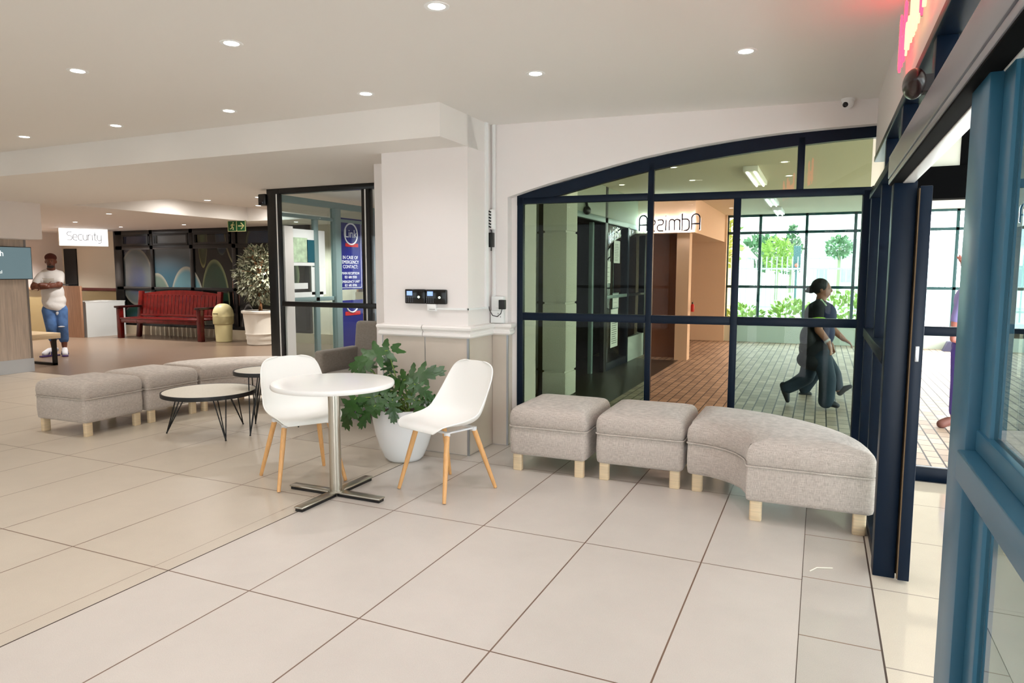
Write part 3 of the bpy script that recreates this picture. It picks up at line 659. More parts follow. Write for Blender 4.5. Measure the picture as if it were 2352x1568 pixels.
# pharmacy banner on the second pane
NAVY = M('navy_vinyl', srgb(34, 40, 118), .35); RED = M('red_vinyl', srgb(190, 40, 44), .4); LTXT = M('white_vinyl', srgb(232, 234, 240), .4)
bn = thing('emergency_banner', 'tall navy banner with round logo and emergency contact text on corridor glass', 'banner', (XG+.006, 7.40, 1.22))
G().box(0, .003, -.27, .255, -.02, .90).build('panel', NAVY, bn)
def bt(s, y, z, sz, al='CENTER', m=LTXT, p=bn): return text_mesh('lettering', s, sz, m, p, frame((.0045, y, z), (0, 1, 0), (0, 0, 1)), .001, al)
g = G()
for a, b, c, d in ((-.245, .235, .875, .881), (-.245, .235, 0, .006), (.229, .235, 0, .88), (-.245, -.239, 0, .88)): g.box(.003, .005, a, b, c, d)
g.build('border', LTXT, bn)
G().tube([(.004, .02+.135*math.cos(a*PI/24), .70+.135*math.sin(a*PI/24)) for a in range(48)], .011, 6, True).build('logo_ring', LTXT, bn)
bt('Link', .02, .655, .15); G().box(.003, .006, -.1, .17, .535, .58).build('logo_bar', RED, bn)
for s, z, sz in (('IN CASE OF', .375, .062), ('EMERGENCY', .315, .062), ('CONTACT:', .255, .062), ('MAIN RECEPTION', .175, .046), ('021 680 5920', .125, .046), ('EMERGENCY UNIT', .065, .046), ('021 685 8706', .018, .046)): bt(s, -.0, z, sz)
bn2 = thing('lower_banner', 'lower navy banner with part of a round logo below the corridor rail', 'banner', (XG+.006, 7.40, .3))
G().box(0, .003, -.27, .255, 0, .76).build('panel', NAVY, bn2)
G().tube([(.004, .02+.12*math.cos(a*PI/24), .70+.1*math.sin(a*PI/24)) for a in range(24, 49)], .011, 6).build('logo_ring', LTXT, bn2); G().box(.003, .006, -.13, .19, .56, .61).build('logo_bar', RED, bn2)
# pharmacy front at the end of the corridor
slab('wall_pharmacy', -6.6, -3.6, 9.0, 9.1, 0, 2.36, M('pharmacy_grey', srgb(120, 124, 128), .5))
t = thing('pharmacy_sign', 'grey fascia sign lettered for the pharmacist above the shelves', 'sign', (-6.0, 8.98, 1.98))
G().box(-.5, .9, -.02, 0, 0, .25).build('board', M('sign_grey', srgb(150, 154, 156), .5), t)
for s, z in (('RESPONSIBLE', .135), ('PHARMACIST', .03)): text_mesh('lettering', s, .085, M('dark_lettering', srgb(70, 72, 78), .5), t, frame((-.37, -.022, z), (1, 0, 0), (0, 0, 1)), .001)
t = thing('pharmacy_shelf', 'wooden medicine shelving behind the pillar, seen past the partition', 'shelf', (-6.0, 8.92, 0))
SW = M('shelf_wood', srgb(214, 160, 104), .45, var=(4, .12))
G().box(-.6, .6, .03, .05, 1.12, 1.86).build('back_panel', M('warm_cream', srgb(228, 200, 150), .5), t)
for z in (1.3, 1.48, 1.66, 1.84): G().box(-.6, .6, -.12, .03, z, z+.02).build('shelf_board', SW, t)
for x in (-.6, -.02): G().box(x, x+.03, -.12, .03, 1.12, 1.86).build('upright', SW, t)
bott = None
for i, (x, z, h) in enumerate([(-.38, 1.50, .09), (-.34, 1.50, .1), (-.31, 1.50, .08), (-.27, 1.50, .11), (-.23, 1.5, .09), (-.4, 1.68, .1), (-.33, 1.68, .1), (-.26, 1.68, .09)]):
    b = thing('medicine_bottle', 'small white bottle on the pharmacy shelves', 'bottle', (-6.0+x, 8.85, z), 0, 'bottles on the pharmacy shelves')
    G().lathe([(.014, 0), (.015, h*.7), (.008, h*.8), (.008, h)], 12).build('body', WHITE, b)
t = thing('pharmacy_counter', 'wood pharmacy counter with dark top behind the pillar edge', 'counter', (-6.0, 8.7, 0))
G().box(-.52, .7, -.12, .12, 0, .86).build('body', SW, t); G().box(-.57, .72, -.15, .14, .86, .93, .005).build('top', M('dark_counter_top', srgb(70, 72, 76), .3), t)
G().box(-.55, .7, .0, .12, .93, 1.12).build('till_panel', M('cream_gloss', srgb(220, 196, 160), .4), t)
t = thing('framed_notice', 'framed pink and dark notice in front of the pharmacy shelves', 'notice', (-6.22, 8.66, 1.121))
G().box(-.1, .12, .05, .06, 0, .46).build('frame', M('pink_print', srgb(176, 62, 92), .5), t); G().box(-.075, .1, .047, .05, .23, .43).build('picture', M('dark_print', srgb(40, 36, 40), .4), t)
# mural glazing: large printed panes in a black grid
MY = 10.9
mur = empty_struct('window_4')
def mural_mat():
    m = bpy.data.materials.new('pod_mural_print'); m.use_nodes = True; nt = m.node_tree; b = nt.nodes['Principled BSDF']; b.inputs['Roughness'].default_value = .22
    tc = nt.nodes.new('ShaderNodeTexCoord'); sp = nt.nodes.new('ShaderNodeSeparateXYZ'); nt.links.new(tc.outputs['Object'], sp.inputs[0])
    nz = nt.nodes.new('ShaderNodeTexNoise'); nz.inputs['Scale'].default_value = 1.3; nz.inputs['Detail'].default_value = 4; nt.links.new(tc.outputs['Object'], nz.inputs[0])
    def mth(op, a, c=None, clamp=False):
        n = nt.nodes.new('ShaderNodeMath'); n.operation = op; n.use_clamp = clamp
        for i, v in enumerate((a, c)):
            if v is None: continue
            if isinstance(v, (int, float)): n.inputs[i].default_value = v
            else: nt.links.new(v, n.inputs[i])
        return n.outputs[0]
    def mix(f, a, c):
        n = nt.nodes.new('ShaderNodeMix'); n.data_type = 'RGBA'; nt.links.new(f, n.inputs[0])
        for k, v in ((6, a), (7, c)):
            if isinstance(v, tuple): n.inputs[k].default_value = (*v, 1)
            else: nt.links.new(v, n.inputs[k])
        return n.outputs[2]
    def blob(cx, cz, rx, rz): 
        dx = mth('DIVIDE', mth('SUBTRACT', sp.outputs[0], cx), rx); dz = mth('DIVIDE', mth('SUBTRACT', sp.outputs[2], cz), rz)
        return mth('SQRT', mth('ADD', mth('MULTIPLY', dx, dx), mth('MULTIPLY', dz, dz)))
    def smooth(d, lo, hi):
        n = nt.nodes.new('ShaderNodeMapRange'); n.interpolation_type = 'SMOOTHSTEP'; nt.links.new(d, n.inputs[0]); n.inputs[1].default_value = lo; n.inputs[2].default_value = hi; return n.outputs[0]
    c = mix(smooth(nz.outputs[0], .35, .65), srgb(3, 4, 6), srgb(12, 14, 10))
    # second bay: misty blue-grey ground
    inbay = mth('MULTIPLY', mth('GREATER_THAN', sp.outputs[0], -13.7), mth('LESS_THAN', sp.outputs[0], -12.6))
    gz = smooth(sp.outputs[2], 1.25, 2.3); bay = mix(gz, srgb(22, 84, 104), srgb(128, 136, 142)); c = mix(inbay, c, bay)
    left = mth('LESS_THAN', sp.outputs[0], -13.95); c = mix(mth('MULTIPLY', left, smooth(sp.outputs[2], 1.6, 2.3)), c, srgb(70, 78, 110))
    P = lambda x, y: (ony(x, y, MY).x, ony(x, y, MY).z)
    def pod(x0, y0, x1, y1, core, body, rim, back=None):
        nonlocal c
        a = P(x0, y0); q = P(x1, y1); d = blob((a[0]+q[0])/2, (a[1]+q[1])/2, abs(q[0]-a[0])/2, abs(q[1]-a[1])/2)
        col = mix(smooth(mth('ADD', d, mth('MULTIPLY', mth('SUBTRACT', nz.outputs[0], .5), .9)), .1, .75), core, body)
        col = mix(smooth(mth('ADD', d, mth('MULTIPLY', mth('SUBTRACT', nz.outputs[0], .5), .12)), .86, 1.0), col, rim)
        f = mth('SUBTRACT', 1, smooth(d, .985, 1.015)); c = mix(f, c, col)
    BLU, TEA, GRN, GRY, RIM, DK = srgb(24, 62, 122), srgb(60, 108, 120), srgb(70, 90, 36), srgb(108, 116, 108), srgb(158, 152, 134), srgb(4, 6, 8)
    pod(450, 470, 478, 615, GRN, srgb(58, 66, 24), srgb(120, 118, 60)); pod(492, 500, 524, 585, srgb(24, 60, 92), srgb(20, 48, 70), srgb(50, 66, 60))
    pod(511, 440, 575, 612, DK, srgb(16, 24, 30), srgb(120, 116, 80)); pod(562, 500, 680, 615, srgb(20, 64, 110), srgb(20, 52, 84), srgb(80, 92, 70))
    pod(460, 596, 532, 792, DK, srgb(26, 52, 34), srgb(104, 108, 66)); pod(532, 615, 552, 720, srgb(90, 40, 60), srgb(100, 62, 50), srgb(120, 80, 60))
    pod(389, 612, 475, 800, BLU, srgb(74, 124, 134), RIM); pod(327, 627, 402, 800, srgb(26, 70, 60), srgb(92, 112, 100), RIM)
    pod(274, 570, 354, 702, BLU, srgb(98, 110, 112), srgb(140, 138, 124)); pod(560, 560, 690, 704, srgb(16, 64, 60), srgb(40, 66, 44), srgb(130, 140, 96)); pod(555, 698, 590, 800, DK, srgb(20, 22, 26), srgb(120, 116, 112)); pod(282, 700, 345, 760, srgb(40, 84, 90), srgb(30, 70, 60), srgb(110, 80, 90))
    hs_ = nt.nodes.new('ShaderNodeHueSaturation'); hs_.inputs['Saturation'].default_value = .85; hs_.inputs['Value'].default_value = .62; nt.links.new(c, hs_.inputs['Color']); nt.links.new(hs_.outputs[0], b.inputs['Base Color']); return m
MUR = mural_mat()
def mp_(name, x0, x1, z0, z1, y0=MY-.03, y1=MY+.03, mat=BLK, bev=.004): return G().box(x0, x1, y0, y1, z0, z1, bev).build(name, mat, mur)
MX0, MX1 = -14.95, -9.3
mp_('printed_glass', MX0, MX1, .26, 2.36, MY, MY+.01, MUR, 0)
mp_('frame_post', MX0-.05, -14.72, .2, 2.36); 
for x in (-13.76, -12.52, -11.28, -9.35): mp_('mullion', x-.055, x+.055, .26, 2.36)
mp_('top_rail', MX0, MX1, 2.27, 2.36); mp_('transom', MX0, MX1, 1.93, 2.02); mp_('rail', MX0, MX1, 1.02, 1.09); mp_('bottom_rail', MX0, MX1, .2, .27)
for x0, x1 in ((-14.7, -13.84), (-13.68, -12.6), (-12.44, -11.4)):
    g = G()
    for a, b, c_, d in ((x0, x1, 2.02, 2.06), (x0, x1, 2.23, 2.27), (x0, x0+.05, 2.06, 2.23), (x1-.05, x1, 2.06, 2.23)): g.box(a, b, MY-.045, MY-.03, c_, d)
    g.build('vent_frame', BLK, mur)
slab('baseboard_far', MX0-.05, -5.8, MY-.04, MY+.06, 0, .2, M('beige_base', srgb(176, 160, 136), .5))
# ------------------------------------------------------------------ red slatted bench
rb = thing('slatted_bench', 'red varnished slatted wooden bench in front of the dark mural glazing', 'bench', (-12.56, 10.42, 0), .05)
for x in (-1.26, 1.0):
    G().box(x-.055, x+.055, -.34, -.24, 0, .66, .012).build('leg', REDWOOD, rb); g = G(); g.obox((x, .22, .5), (.11, .075, 1.02), 0, .01, 2, Matrix.Rotation(-.12, 4, 'X')); g.build('leg', REDWOOD, rb)
    G().box(x-.07, x+.07, -.38, .22, .655, .70, .012).build('armrest', M('dark_armrest', srgb(40, 10, 10), .3), rb)
G().box(-1.2, .95, -.33, -.29, .34, .42, .006).build('apron', REDWOOD, rb)
for k in range(5): G().box(-1.24, .98, -.34+k*.108, -.245+k*.108, .42, .447, .006).build('seat_slat', REDWOOD, rb)
m = Matrix.Rotation(-.14, 4, 'X')
for k in range(20): G().obox((-1.12+k*.104, .235, .70), (.09, .018, .46), 0, .004, 1, m).build('back_slat', REDWOOD, rb)
G().obox((-.13, .20, .48), (2.2, .03, .05), 0, .006, 1, m).build('lower_rail', REDWOOD, rb)
g = G(); pts = [(-1.22, .28, .90), (1.0, .28, .90), (1.0, .285, .95)] + [(1.0-2.22*i/16, .29, .955+.075*math.sin(PI*i/16)) for i in range(1, 16)] + [(-1.22, .285, .95)]
g.prism(pts, (0, .035, 0)); g.build('top_rail', REDWOOD, rb)
# ------------------------------------------------------------------ dome bin, ficus, exit sign
bi = thing('dome_bin', 'cream dome-lidded litter bin between the red bench and the tall planter', 'bin', (-11.17, 10.42, 0))
CRM = M('cream_plastic', srgb(226, 216, 164), .4)
G().lathe([(.145, 0), (.155, .01), (.175, .37), (.185, .46)], 40, capt=False).build('body', CRM, bi)
G().lathe([(.188, .36), (.2, .375), (.204, .53), (.198, .545)], 40, capb=False, capt=False).build('collar', M('khaki_plastic', srgb(178, 166, 120), .4), bi)
G().lathe([(.205, .525)] + [(.205*math.cos(a*PI/24)**.8, .55+.235*math.sin(a*PI/24)) for a in range(0, 12)] + [(.0, .785)], 40, capb=False, capt=False).build('dome_lid', CRM, bi)
G().box(-.06, .06, -.206, -.19, .58, .592).build('lid_slot', M('slot_dark', srgb(80, 74, 50), .6), bi)
fi = thing('potted_ficus', 'variegated ficus tree in a large ribbed white planter before the mural', 'potted tree', (-10.07, 10.33, 0))
PL2 = M('old_white_planter', srgb(228, 222, 210), .5, var=(5, .06))
G().lathe([(.25, 0), (.27, .02), (.275, .1), (.285, .12), (.28, .16), (.29, .2), (.3, .22), (.292, .25), (.33, .6), (.335, .62), (.36, .63), (.362, .67), (.34, .68), (.32, .66)], 48, capt=False).build('planter', PL2, fi)
G().lathe([(.0, .63), (.325, .63)], 24, capb=False, capt=False).build('soil', MATS['dark_soil'], fi)
g = G()
for k in range(3): g.tube([(.03*math.cos(k*2.1), .03*math.sin(k*2.1), .62), (.02*math.cos(k*2.1+2), .02*math.sin(k*2.1+2), .95), (.03*math.cos(k*2.1+4), .03*math.sin(k*2.1+4), 1.3), (.12*math.cos(k*2.1), .12*math.sin(k*2.1), 1.75)], .018, 8)
for k in range(16):
    a = k*2.4; z = 1.0+.055*k; r = .3+.05*math.sin(k); g.tube([(0, 0, z-.1), (r*.5*math.cos(a), r*.5*math.sin(a), z+.05), (r*math.cos(a), r*math.sin(a), z+.06)], .007, 5)
g.build('trunk', M('tan_bark', srgb(134, 92, 56), .8), fi)
g = G(); rnd = random.Random(3)
for k in range(1300):
    while True:
        p = Vector((rnd.uniform(-1, 1), rnd.uniform(-1, 1), rnd.uniform(-1, 1)))
        if .3 < p.length < 1: break
    c = Vector((p.x*.50*(1-.15*p.z), p.y*.42, 1.38+p.z*.56)); d = (p + Vector((rnd.uniform(-.8, .8), rnd.uniform(-.8, .8), rnd.uniform(-1.1, .2)))).normalized()
    s = d.cross(Vector((rnd.uniform(-1, 1), rnd.uniform(-1, 1), 1))).normalized(); L = rnd.uniform(.08, .125); w = L*.26
    v = [g.b.verts.new(c + d*L*t_ + s*w*q) for t_, q in ((0, 0), (.4, 1), (1, 0), (.4, -1))]; i_ = [g.b.verts.new(c + d*L*t_ + s*w*q + d.cross(s)*.002) for t_, q in ((.08, 0), (.42, .62), (.85, 0), (.42, -.62))]
    g.mi = 1; g._f(v); g.mi = 0; g._f(i_)
f_ = g.build('foliage', [M('ficus_green', srgb(46, 60, 42), .5), M('ficus_cream_edge', srgb(160, 162, 136), .5)], fi, 0); f_['kind'] = 'stuff'
ex = thing('exit_sign', 'green emergency exit sign with running figure and right arrow', 'exit sign', (-9.88, 9.62, 2.17), .1)
EG = M('exit_green', srgb(18, 92, 52), .4); EW = M('exit_cream', srgb(226, 220, 160), .4)
G().box(-.2, .2, -.008, .008, 0, .2).build('panel', EG, ex)
g = G()
for a, b, c_, d in ((-.2, .2, .19, .2), (-.2, .2, 0, .01), (-.2, -.19, 0, .2), (.19, .2, 0, .2), (-.006, .006, 0, .2)): g.box(a, b, -.011, -.007, c_, d)
g.build('border', EW, ex)
g = G().tube([(.04, -.01, .1), (.15, -.01, .1)], .011, 6).tube([(.1, -.01, .155), (.16, -.01, .1), (.1, -.01, .045)], .011, 6); g.build('arrow', EW, ex)
g = G().ball((-.075, -.01, .16), (.013, .004, .013)).tube([(-.085, -.01, .14), (-.1, -.01, .09)], .012, 6).tube([(-.085, -.01, .135), (-.06, -.01, .115), (-.045, -.01, .125)], .006, 6).tube([(-.088, -.01, .135), (-.12, -.01, .125), (-.125, -.01, .1)], .006, 6)
g.tube([(-.1, -.01, .09), (-.075, -.01, .07), (-.08, -.01, .03)], .008, 6).tube([(-.1, -.01, .09), (-.115, -.01, .055), (-.15, -.01, .05)], .008, 6); g.build('running_figure', EW, ex)
G().cyl((-.15, 0, .2), (-.15, 0, .235), .004, n=6).cyl((.15, 0, .2), (.15, 0, .235), .004, n=6).build('hanger', SILVER, ex)
# ------------------------------------------------------------------ reception column, screen, side bench, security counters and sign
slab('wall_column', -11.7, -10.30, 4.6, 6.12, 0, 2.36, GREYOAK)
slab('trim_9', -11.7, -10.285, 4.6, 6.135, 0, .19, M('silver_plinth', srgb(196, 200, 204), .35))
slab('wall_column', -11.7, -9.93, 4.5, 6.14, 1.87, 2.36, WALL)
slab('trim_10', -10.30, -10.292, 6.105, 6.13, .19, 1.87, SILVER)
tv = thing('wall_screen', 'blue-grey display screen mounted on the wood-clad column at the left edge', 'screen', (-10.235, 5.72, 1.315))
G().box(-.03, .0, -.8, .445, 0, .455, .004).build('casing', BLACKM, tv)
G().box(0, .003, -.79, .435, .01, .445).build('display', M('screen_face', srgb(60, 72, 76), .15, emit=srgb(124, 148, 154), es=.6), tv)
ltw = M('screen_lettering', (.9, .95, .95), .4, emit=(.9, .95, .95), es=.8)
g = G(); strokes(g, 'h', (.005, .036, .32), (0, 1, 0), (0, 0, 1), .072, .005); g.build('lettering', ltw, tv)
text_mesh('lettering', 'ral', .062, ltw, tv, frame((.005, -.02, .085), (0, 1, 0), (0, 0, 1)), .001)
sb = thing('side_bench', 'light wood slab bench on a black steel frame beside the wood-clad column', 'bench', (-10.9, 6.46, 0))
G().box(-.62, .34, -.25, .25, .415, .50, .006).build('seat_slab', OAK, sb)
for y in (-.22, .2):
    g = G(); g.box(.22, .27, y-.025, y+.025, 0, .415).box(-.55, -.5, y-.025, y+.025, 0, .415).box(-.55, .27, y-.025, y+.025, 0, .035); g.build('leg_frame', BLACKM, sb)
co = thing('security_counter', 'security reception counter with brown wood end panel and tan front', 'counter', (-14.75, 9.75, 0))
G().box(-2.2, -.55, -.0, .5, 0, 1.02).build('front', M('tan_counter_front', srgb(168, 146, 100), .5), co); G().box(-2.22, -.5, -.05, .5, 1.02, 1.07, .004).build('worktop', WALNUT, co)
G().obox((-.19, -.03, .56), (.72, .05, 1.12), .1, .003).build('end_panel', WALNUT, co)
G().box(-.9, -.35, .08, .3, 1.125, 1.15).build('black_tray', BLACKM, co)
cw = thing('white_counter', 'low white counter unit joining the wood security counter', 'counter', (-14.62, 10.25, 0))
WG = M('white_gloss', srgb(188, 190, 188), .2)
g = G(); P_ = [(-.62, -.30), (.06, -.42), (.14, .44), (-.62, .44)]; g.prism([(x, y, 0) for x, y in P_], (0, 0, .76)); g.build('body', WG, cw, 0)
g = G(); g.prism([(x*1.03, y*1.03, .76) for x, y in P_], (0, 0, .02)); g.build('worktop', WG, cw, 0)
for k, (x, y) in enumerate(((-.2, .1), (-.02, .12), (-.1, -.1))):
    p = thing('paper_sheet', 'white sheet of paper on the low white counter', 'paper', (-14.62+x, 10.25+y, .781), .2*k, 'papers on the white counter'); G().box(-.07, .07, -.1, .1, 0, .001).build('sheet', PAPER, p, 0)
slab('trim_11', -17, MX0-.05, 10.925, 10.965, .98, 1.045, M('dado_red_wood', srgb(96, 34, 26), .4)); slab('trim_12', -17, MX0-.05, 10.945, 10.965, .1, .98, M('tan_wall_tile', srgb(160, 140, 106), .2))
slab('door_4', -16.9, -16.45, 10.93, 10.965, 0, 1.98, BLACKM)
sg = thing('security_sign', 'lit white box sign reading Security hung below the lobby ceiling', 'sign', (-14.74, 10.0, 1.985), 1.06)
SGW = M('sign_face', (1, 1, 1), .4, emit=(1, 1, 1), es=1.25)
G().box(-.46, .46, 0, .16, 0, .375).build('case', CREAM, sg); G().box(-.455, .455, -.006, 0, .004, .371).build('face', SGW, sg)
g = G(); strokes(g, 'Security', (-.31, -.009, .125), (1, 0, 0), (0, 0, 1), .175, .0055, .98); g.build('lettering', M('sign_grey_text', srgb(110, 110, 118), .5), sg)
for x in (-.35, .35): G().cyl((x, .08, .375), (x, .08, .37), .008, n=8).build('hanger', SILVER, sg)
# ------------------------------------------------------------------ access readers, cables and devices on the pillar and wall
def reader(label, x, z):
    r = thing('access_reader', label, 'access reader', (x, PY, z), 0, 'fingerprint readers on the pillar')
    G().box(-.092, .092, -.032, 0, 0, .113, .008, 3).build('housing', M('gloss_black', srgb(8, 8, 10), .12), r)
    G().box(-.072, -.022, -.0335, -.031, .064, .098).build('display', M('reader_display', srgb(120, 150, 230), .2, emit=srgb(140, 170, 250), es=.9), r)
    g = G()
    for i in range(4):
        for j in range(4): g.box(-.08+i*.019, -.074+i*.019, -.033, -.031, .012+j*.011, .016+j*.011)
    g.build('keypad', M('key_grey', srgb(120, 124, 140), .5), r)
    G().ball((.036, -.032, .052), (.011, .003, .009)).build('finger_sensor', M('sensor_green', (.7, 1, .7), .3, emit=(.75, 1, .75), es=2), r)
    return r
reader('left black fingerprint reader with blue screen on the pillar', -2.909, 1.178); reader('right black fingerprint reader above the small white cable box', -2.722, 1.177)
t = thing('cable_box', 'small white cable box just under the right fingerprint reader', 'cable box', (-2.762, PY, 1.122)); G().box(-.04, .04, -.03, 0, 0, .056, .006).build('cover', WHITE, t); G().box(-.015, .035, -.032, -.029, .012, .018).build('slot', M('slot_grey', srgb(170, 170, 170), .5), t)
t = thing('cable_trunking', 'thin white horizontal cable trunking around the pillar corner', 'trunking', (PX1, PY, 1.135)); G().box(-.27, .012, -.013, 0, 0, .014).build('front_run', WHITE, t); G().box(0, .013, -.013, .32, 0, .014).build('side_run', WHITE, t)
t = thing('cable_trunking', 'tall white vertical cable trunking on the pillar side up to the ceiling', 'trunking', (PX1, 4.955, 1.13)); G().box(0, .016, -.02, .02, 0, 1.46).build('cover', WHITE, t)
t = thing('cable_trunking', 'slim white trunking in the corner beside the arched window wall', 'trunking', (PX1+.02, 5.045, 1.2)); G().box(0, .02, -.008, .01, 0, 1.39).build('cover', WHITE, t)
t = thing('wifi_router', 'slim white router with vent slots fixed above the black power brick', 'router', (PX1, 5.03, 1.765)); G().box(.004, .05, -.035, .018, 0, .16, .012, 3).build('casing', WHITE, t)
g = G()
for k in range(6): g.obox((.018, -.0355, .02+.024*k), (.024, .002, .011), 0, 0, 1, Matrix.Rotation(.4, 4, 'Y'))
g.build('vents', BLACKM, t)
t = thing('power_brick', 'black power brick hanging below the white router', 'power adapter', (PX1, 5.02, 1.625)); G().box(.003, .04, -.03, .02, 0, .115, .005).build('casing', BLACKM, t); G().tube([(.02, -.005, .115), (.022, -.006, .13), (.012, -.004, .142)], .004).tube([(.02, -.005, 0), (.02, -.005, -.03)], .005).build('lead', BLACKM, t)
so = thing('wall_socket', 'white double plug socket box above the dado in the wall corner', 'socket', wp(.07, 0, 1.015), math.atan2(WD.y, WD.x))
G().box(-.062, .05, -.045, 0, 0, .10, .005).build('lower_box', WHITE, so); G().box(-.055, .05, -.05, 0, .10, .215, .006).build('upper_box', WHITE, so)
g = G()
for x, z in ((.0, .07), (.02, .07), (.0, .05), (.02, .045)): g.box(x, x+.006, -.047, -.044, z, z+.012)
g.build('pin_holes', M('hole_grey', srgb(160, 156, 150), .5), so); G().box(-.01, .045, -.075, -.05, .125, .195, .008).build('plug', WHITE, so)
t = thing('plug_adapter', 'black plug-in charger on the wall socket with looped cable', 'charger', wp(.07, 0, 1.14), math.atan2(WD.y, WD.x)); G().box(.03, .082, -.115, -.0755, -.01, .065, .004).build('body', BLACKM, t)
G().tube([(.055, -.1, -.008), (.045, -.1, -.045), (.01, -.09, -.07), (-.03, -.085, -.062), (-.06, -.075, -.02), (-.068, -.07, .01)], .0035).build('cable', BLACKM, t)
# dome camera under the ceiling, door sensor, neon sign
dc = thing('dome_camera', 'white dome security camera at the top of the arched window wall', 'security camera', wp(2.575, -.05, ZC))
G().lathe([(.043, -.014), (.043, 0)], 32).build('base', WHITE, dc); G().lathe([(0, -.066)] + [(.037*math.cos(a*PI/20), -.028-.038*math.sin(a*PI/20)) for a in range(9, -1, -1)] + [(.037, -.014)], 32, capb=False).build('shell', WHITE, dc)
G().ball((-.016, -.026, -.042), (.019, .012, .019), mat=Matrix.Rotation(-.5, 4, 'Z')).build('lens', M('camera_lens', (.005, .005, .006), .1), dc)
ds = thing('door_sensor', 'dark rounded motion sensor on the sliding door header', 'door sensor', (.262, 2.56, 1.985))
G().ball((-.02, 0, .03), (.033, .08, .045), 24, 14).build('cover', M('dark_brown_plastic', srgb(40, 24, 22), .25), ds); G().box(-.0, .03, -.03, .03, -.0, .05).build('bracket', BLACKM, ds)
nn = thing('neon_sign', 'glowing red neon sign on the band wall above the sliding door', 'neon sign', (XR, 3.02, 2.265))
NR = M('red_neon', (1, .06, .08), .4, emit=(1, .015, .035), es=9); NC = M('neon_core', (1, .6, .4), .4, emit=(1, .62, .3), es=1.5)
rnd = random.Random(11); y = .5; gs = []; ks = []
while y > -1.2:
    w = rnd.uniform(.05, .085); h = rnd.choice((.13, .19, .24)); k = rnd.choice((0, 0, 1))
    gs.append(G().tube([(-.03, y, .02+rnd.uniform(0, .04)), (-.03, y, h), (-.03, y-w*.3, h+.02), (-.03, y-w*.8, h), (-.03, y-w*.8, .05), (-.03, y-w*.5, .02)], .0042, 6)); ks.append(k); y -= w*1.2
for q, k in zip(gs, ks): q.build('neon_tube', (NR, NC)[k], nn)
for yy in (.3, .0, -.3, -.6, -.9): G().cyl((0, yy, .1), (-.03, yy, .1), .004, n=6).build('standoff', SILVER, nn)
t = thing('straw_fragment', 'thin pale straw lying on the polished floor strip near the door', 'litter', (.06, 3.52, .003)); G().tube([(-.05, -.05, 0), (-.02, 0, .002), (.05, .03, 0)], .0025, 6).build('straw', M('pale_straw', srgb(236, 230, 214), .5), t)
# ------------------------------------------------------------------ people: tapered volumes fused into one continuous skin
def fuse(name, prims, voxel, mat, parent, sm=6, vec=None):
    """prims: ('c', [(p, r), ...]) tapered limb; ('e', centre, (ra, rb, rc), axes) ellipsoid"""
    b = bmesh.new()
    for pr in prims:
        if pr[0] == 'c':
            pts = pr[1]
            for p, r in pts:
                q = bmesh.ops.create_icosphere(b, subdivisions=2, radius=r); bmesh.ops.translate(b, verts=q['verts'], vec=p)
            for (p0, r0), (p1, r1) in zip(pts, pts[1:]):
                d = p1-p0
                if d.length < 1e-4: continue
                q = bmesh.ops.create_cone(b, cap_ends=True, segments=18, radius1=r0, radius2=r1, depth=d.length)
                bmesh.ops.transform(b, matrix=Matrix.Translation((p0+p1)/2) @ d.to_track_quat('Z', 'Y').to_matrix().to_4x4(), verts=q['verts'])
        else:
            q = bmesh.ops.create_icosphere(b, subdivisions=3, radius=1); ax = pr[3]
            m = Matrix.Translation(pr[1]) @ Matrix((ax[0], ax[1], ax[2])).transposed().to_4x4() @ Matrix.Diagonal((*pr[2], 1))
            bmesh.ops.transform(b, matrix=m, verts=q['verts'])
    me = bpy.data.meshes.new(name); b.to_mesh(me); b.free()
    o = bpy.data.objects.new(name, me); COL.objects.link(o)
    r = o.modifiers.new('r', 'REMESH'); r.mode = 'VOXEL'; r.voxel_size = voxel
    s = o.modifiers.new('s', 'SMOOTH'); s.iterations = sm; s.factor = .5
    dg = bpy.context.evaluated_depsgraph_get(); m2 = bpy.data.meshes.new_from_object(o.evaluated_get(dg))
    COL.objects.unlink(o); bpy.data.objects.remove(o)
    m2.name = name; m2.materials.clear(); m2.materials.append(mat)
    for p in m2.polygons: p.use_smooth = True
    o = bpy.data.objects.new(name, m2); COL.objects.link(o); o.parent = parent; return o
def mapper(P0):
    n = Vector((-P0.x, -P0.y, 0)).normalized(); rt = Vector((-n.y, n.x, 0))
    def Q(px, py, dep=0.0): return onp(px, py, P0 + n*dep, n) - P0
    return Q, rt, n
UPV = Vector((0, 0, 1))
def hand(prims, wrist, d, palm, s=1.0, curl=.5, spread=.12):
    """palm block plus five tapered fingers; d = pointing direction, palm = palm normal"""
    d = d.normalized(); palm = (palm-d*palm.dot(d)).normalized(); sd = d.cross(palm)
    c = wrist + d*.05*s
    prims.append(('e', c, (.042*s, .052*s, .02*s), (sd, d, palm)))
    for i, (o, L) in enumerate(((-.03, .062), (-.011, .075), (.010, .08), (.030, .07))):
        a = c + d*.035*s + sd*o*s; d1 = (d + sd*o*spread*20*s + palm*curl*.35).normalized(); d2 = (d1 + palm*curl).normalized()
        prims.append(('c', [(a, .0095*s), (a+d1*L*.5*s, .0088*s), (a+d1*L*.5*s+d2*L*.5*s, .0072*s)]))
    a = c - d*.02*s + sd*.04*s; d1 = (d*.6 + sd*.8 + palm*.3).normalized()
    prims.append(('c', [(a-sd*.012*s, .013*s), (a+d1*.035*s, .0105*s), (a+d1*.05*s+d*.02*s, .0085*s)]))
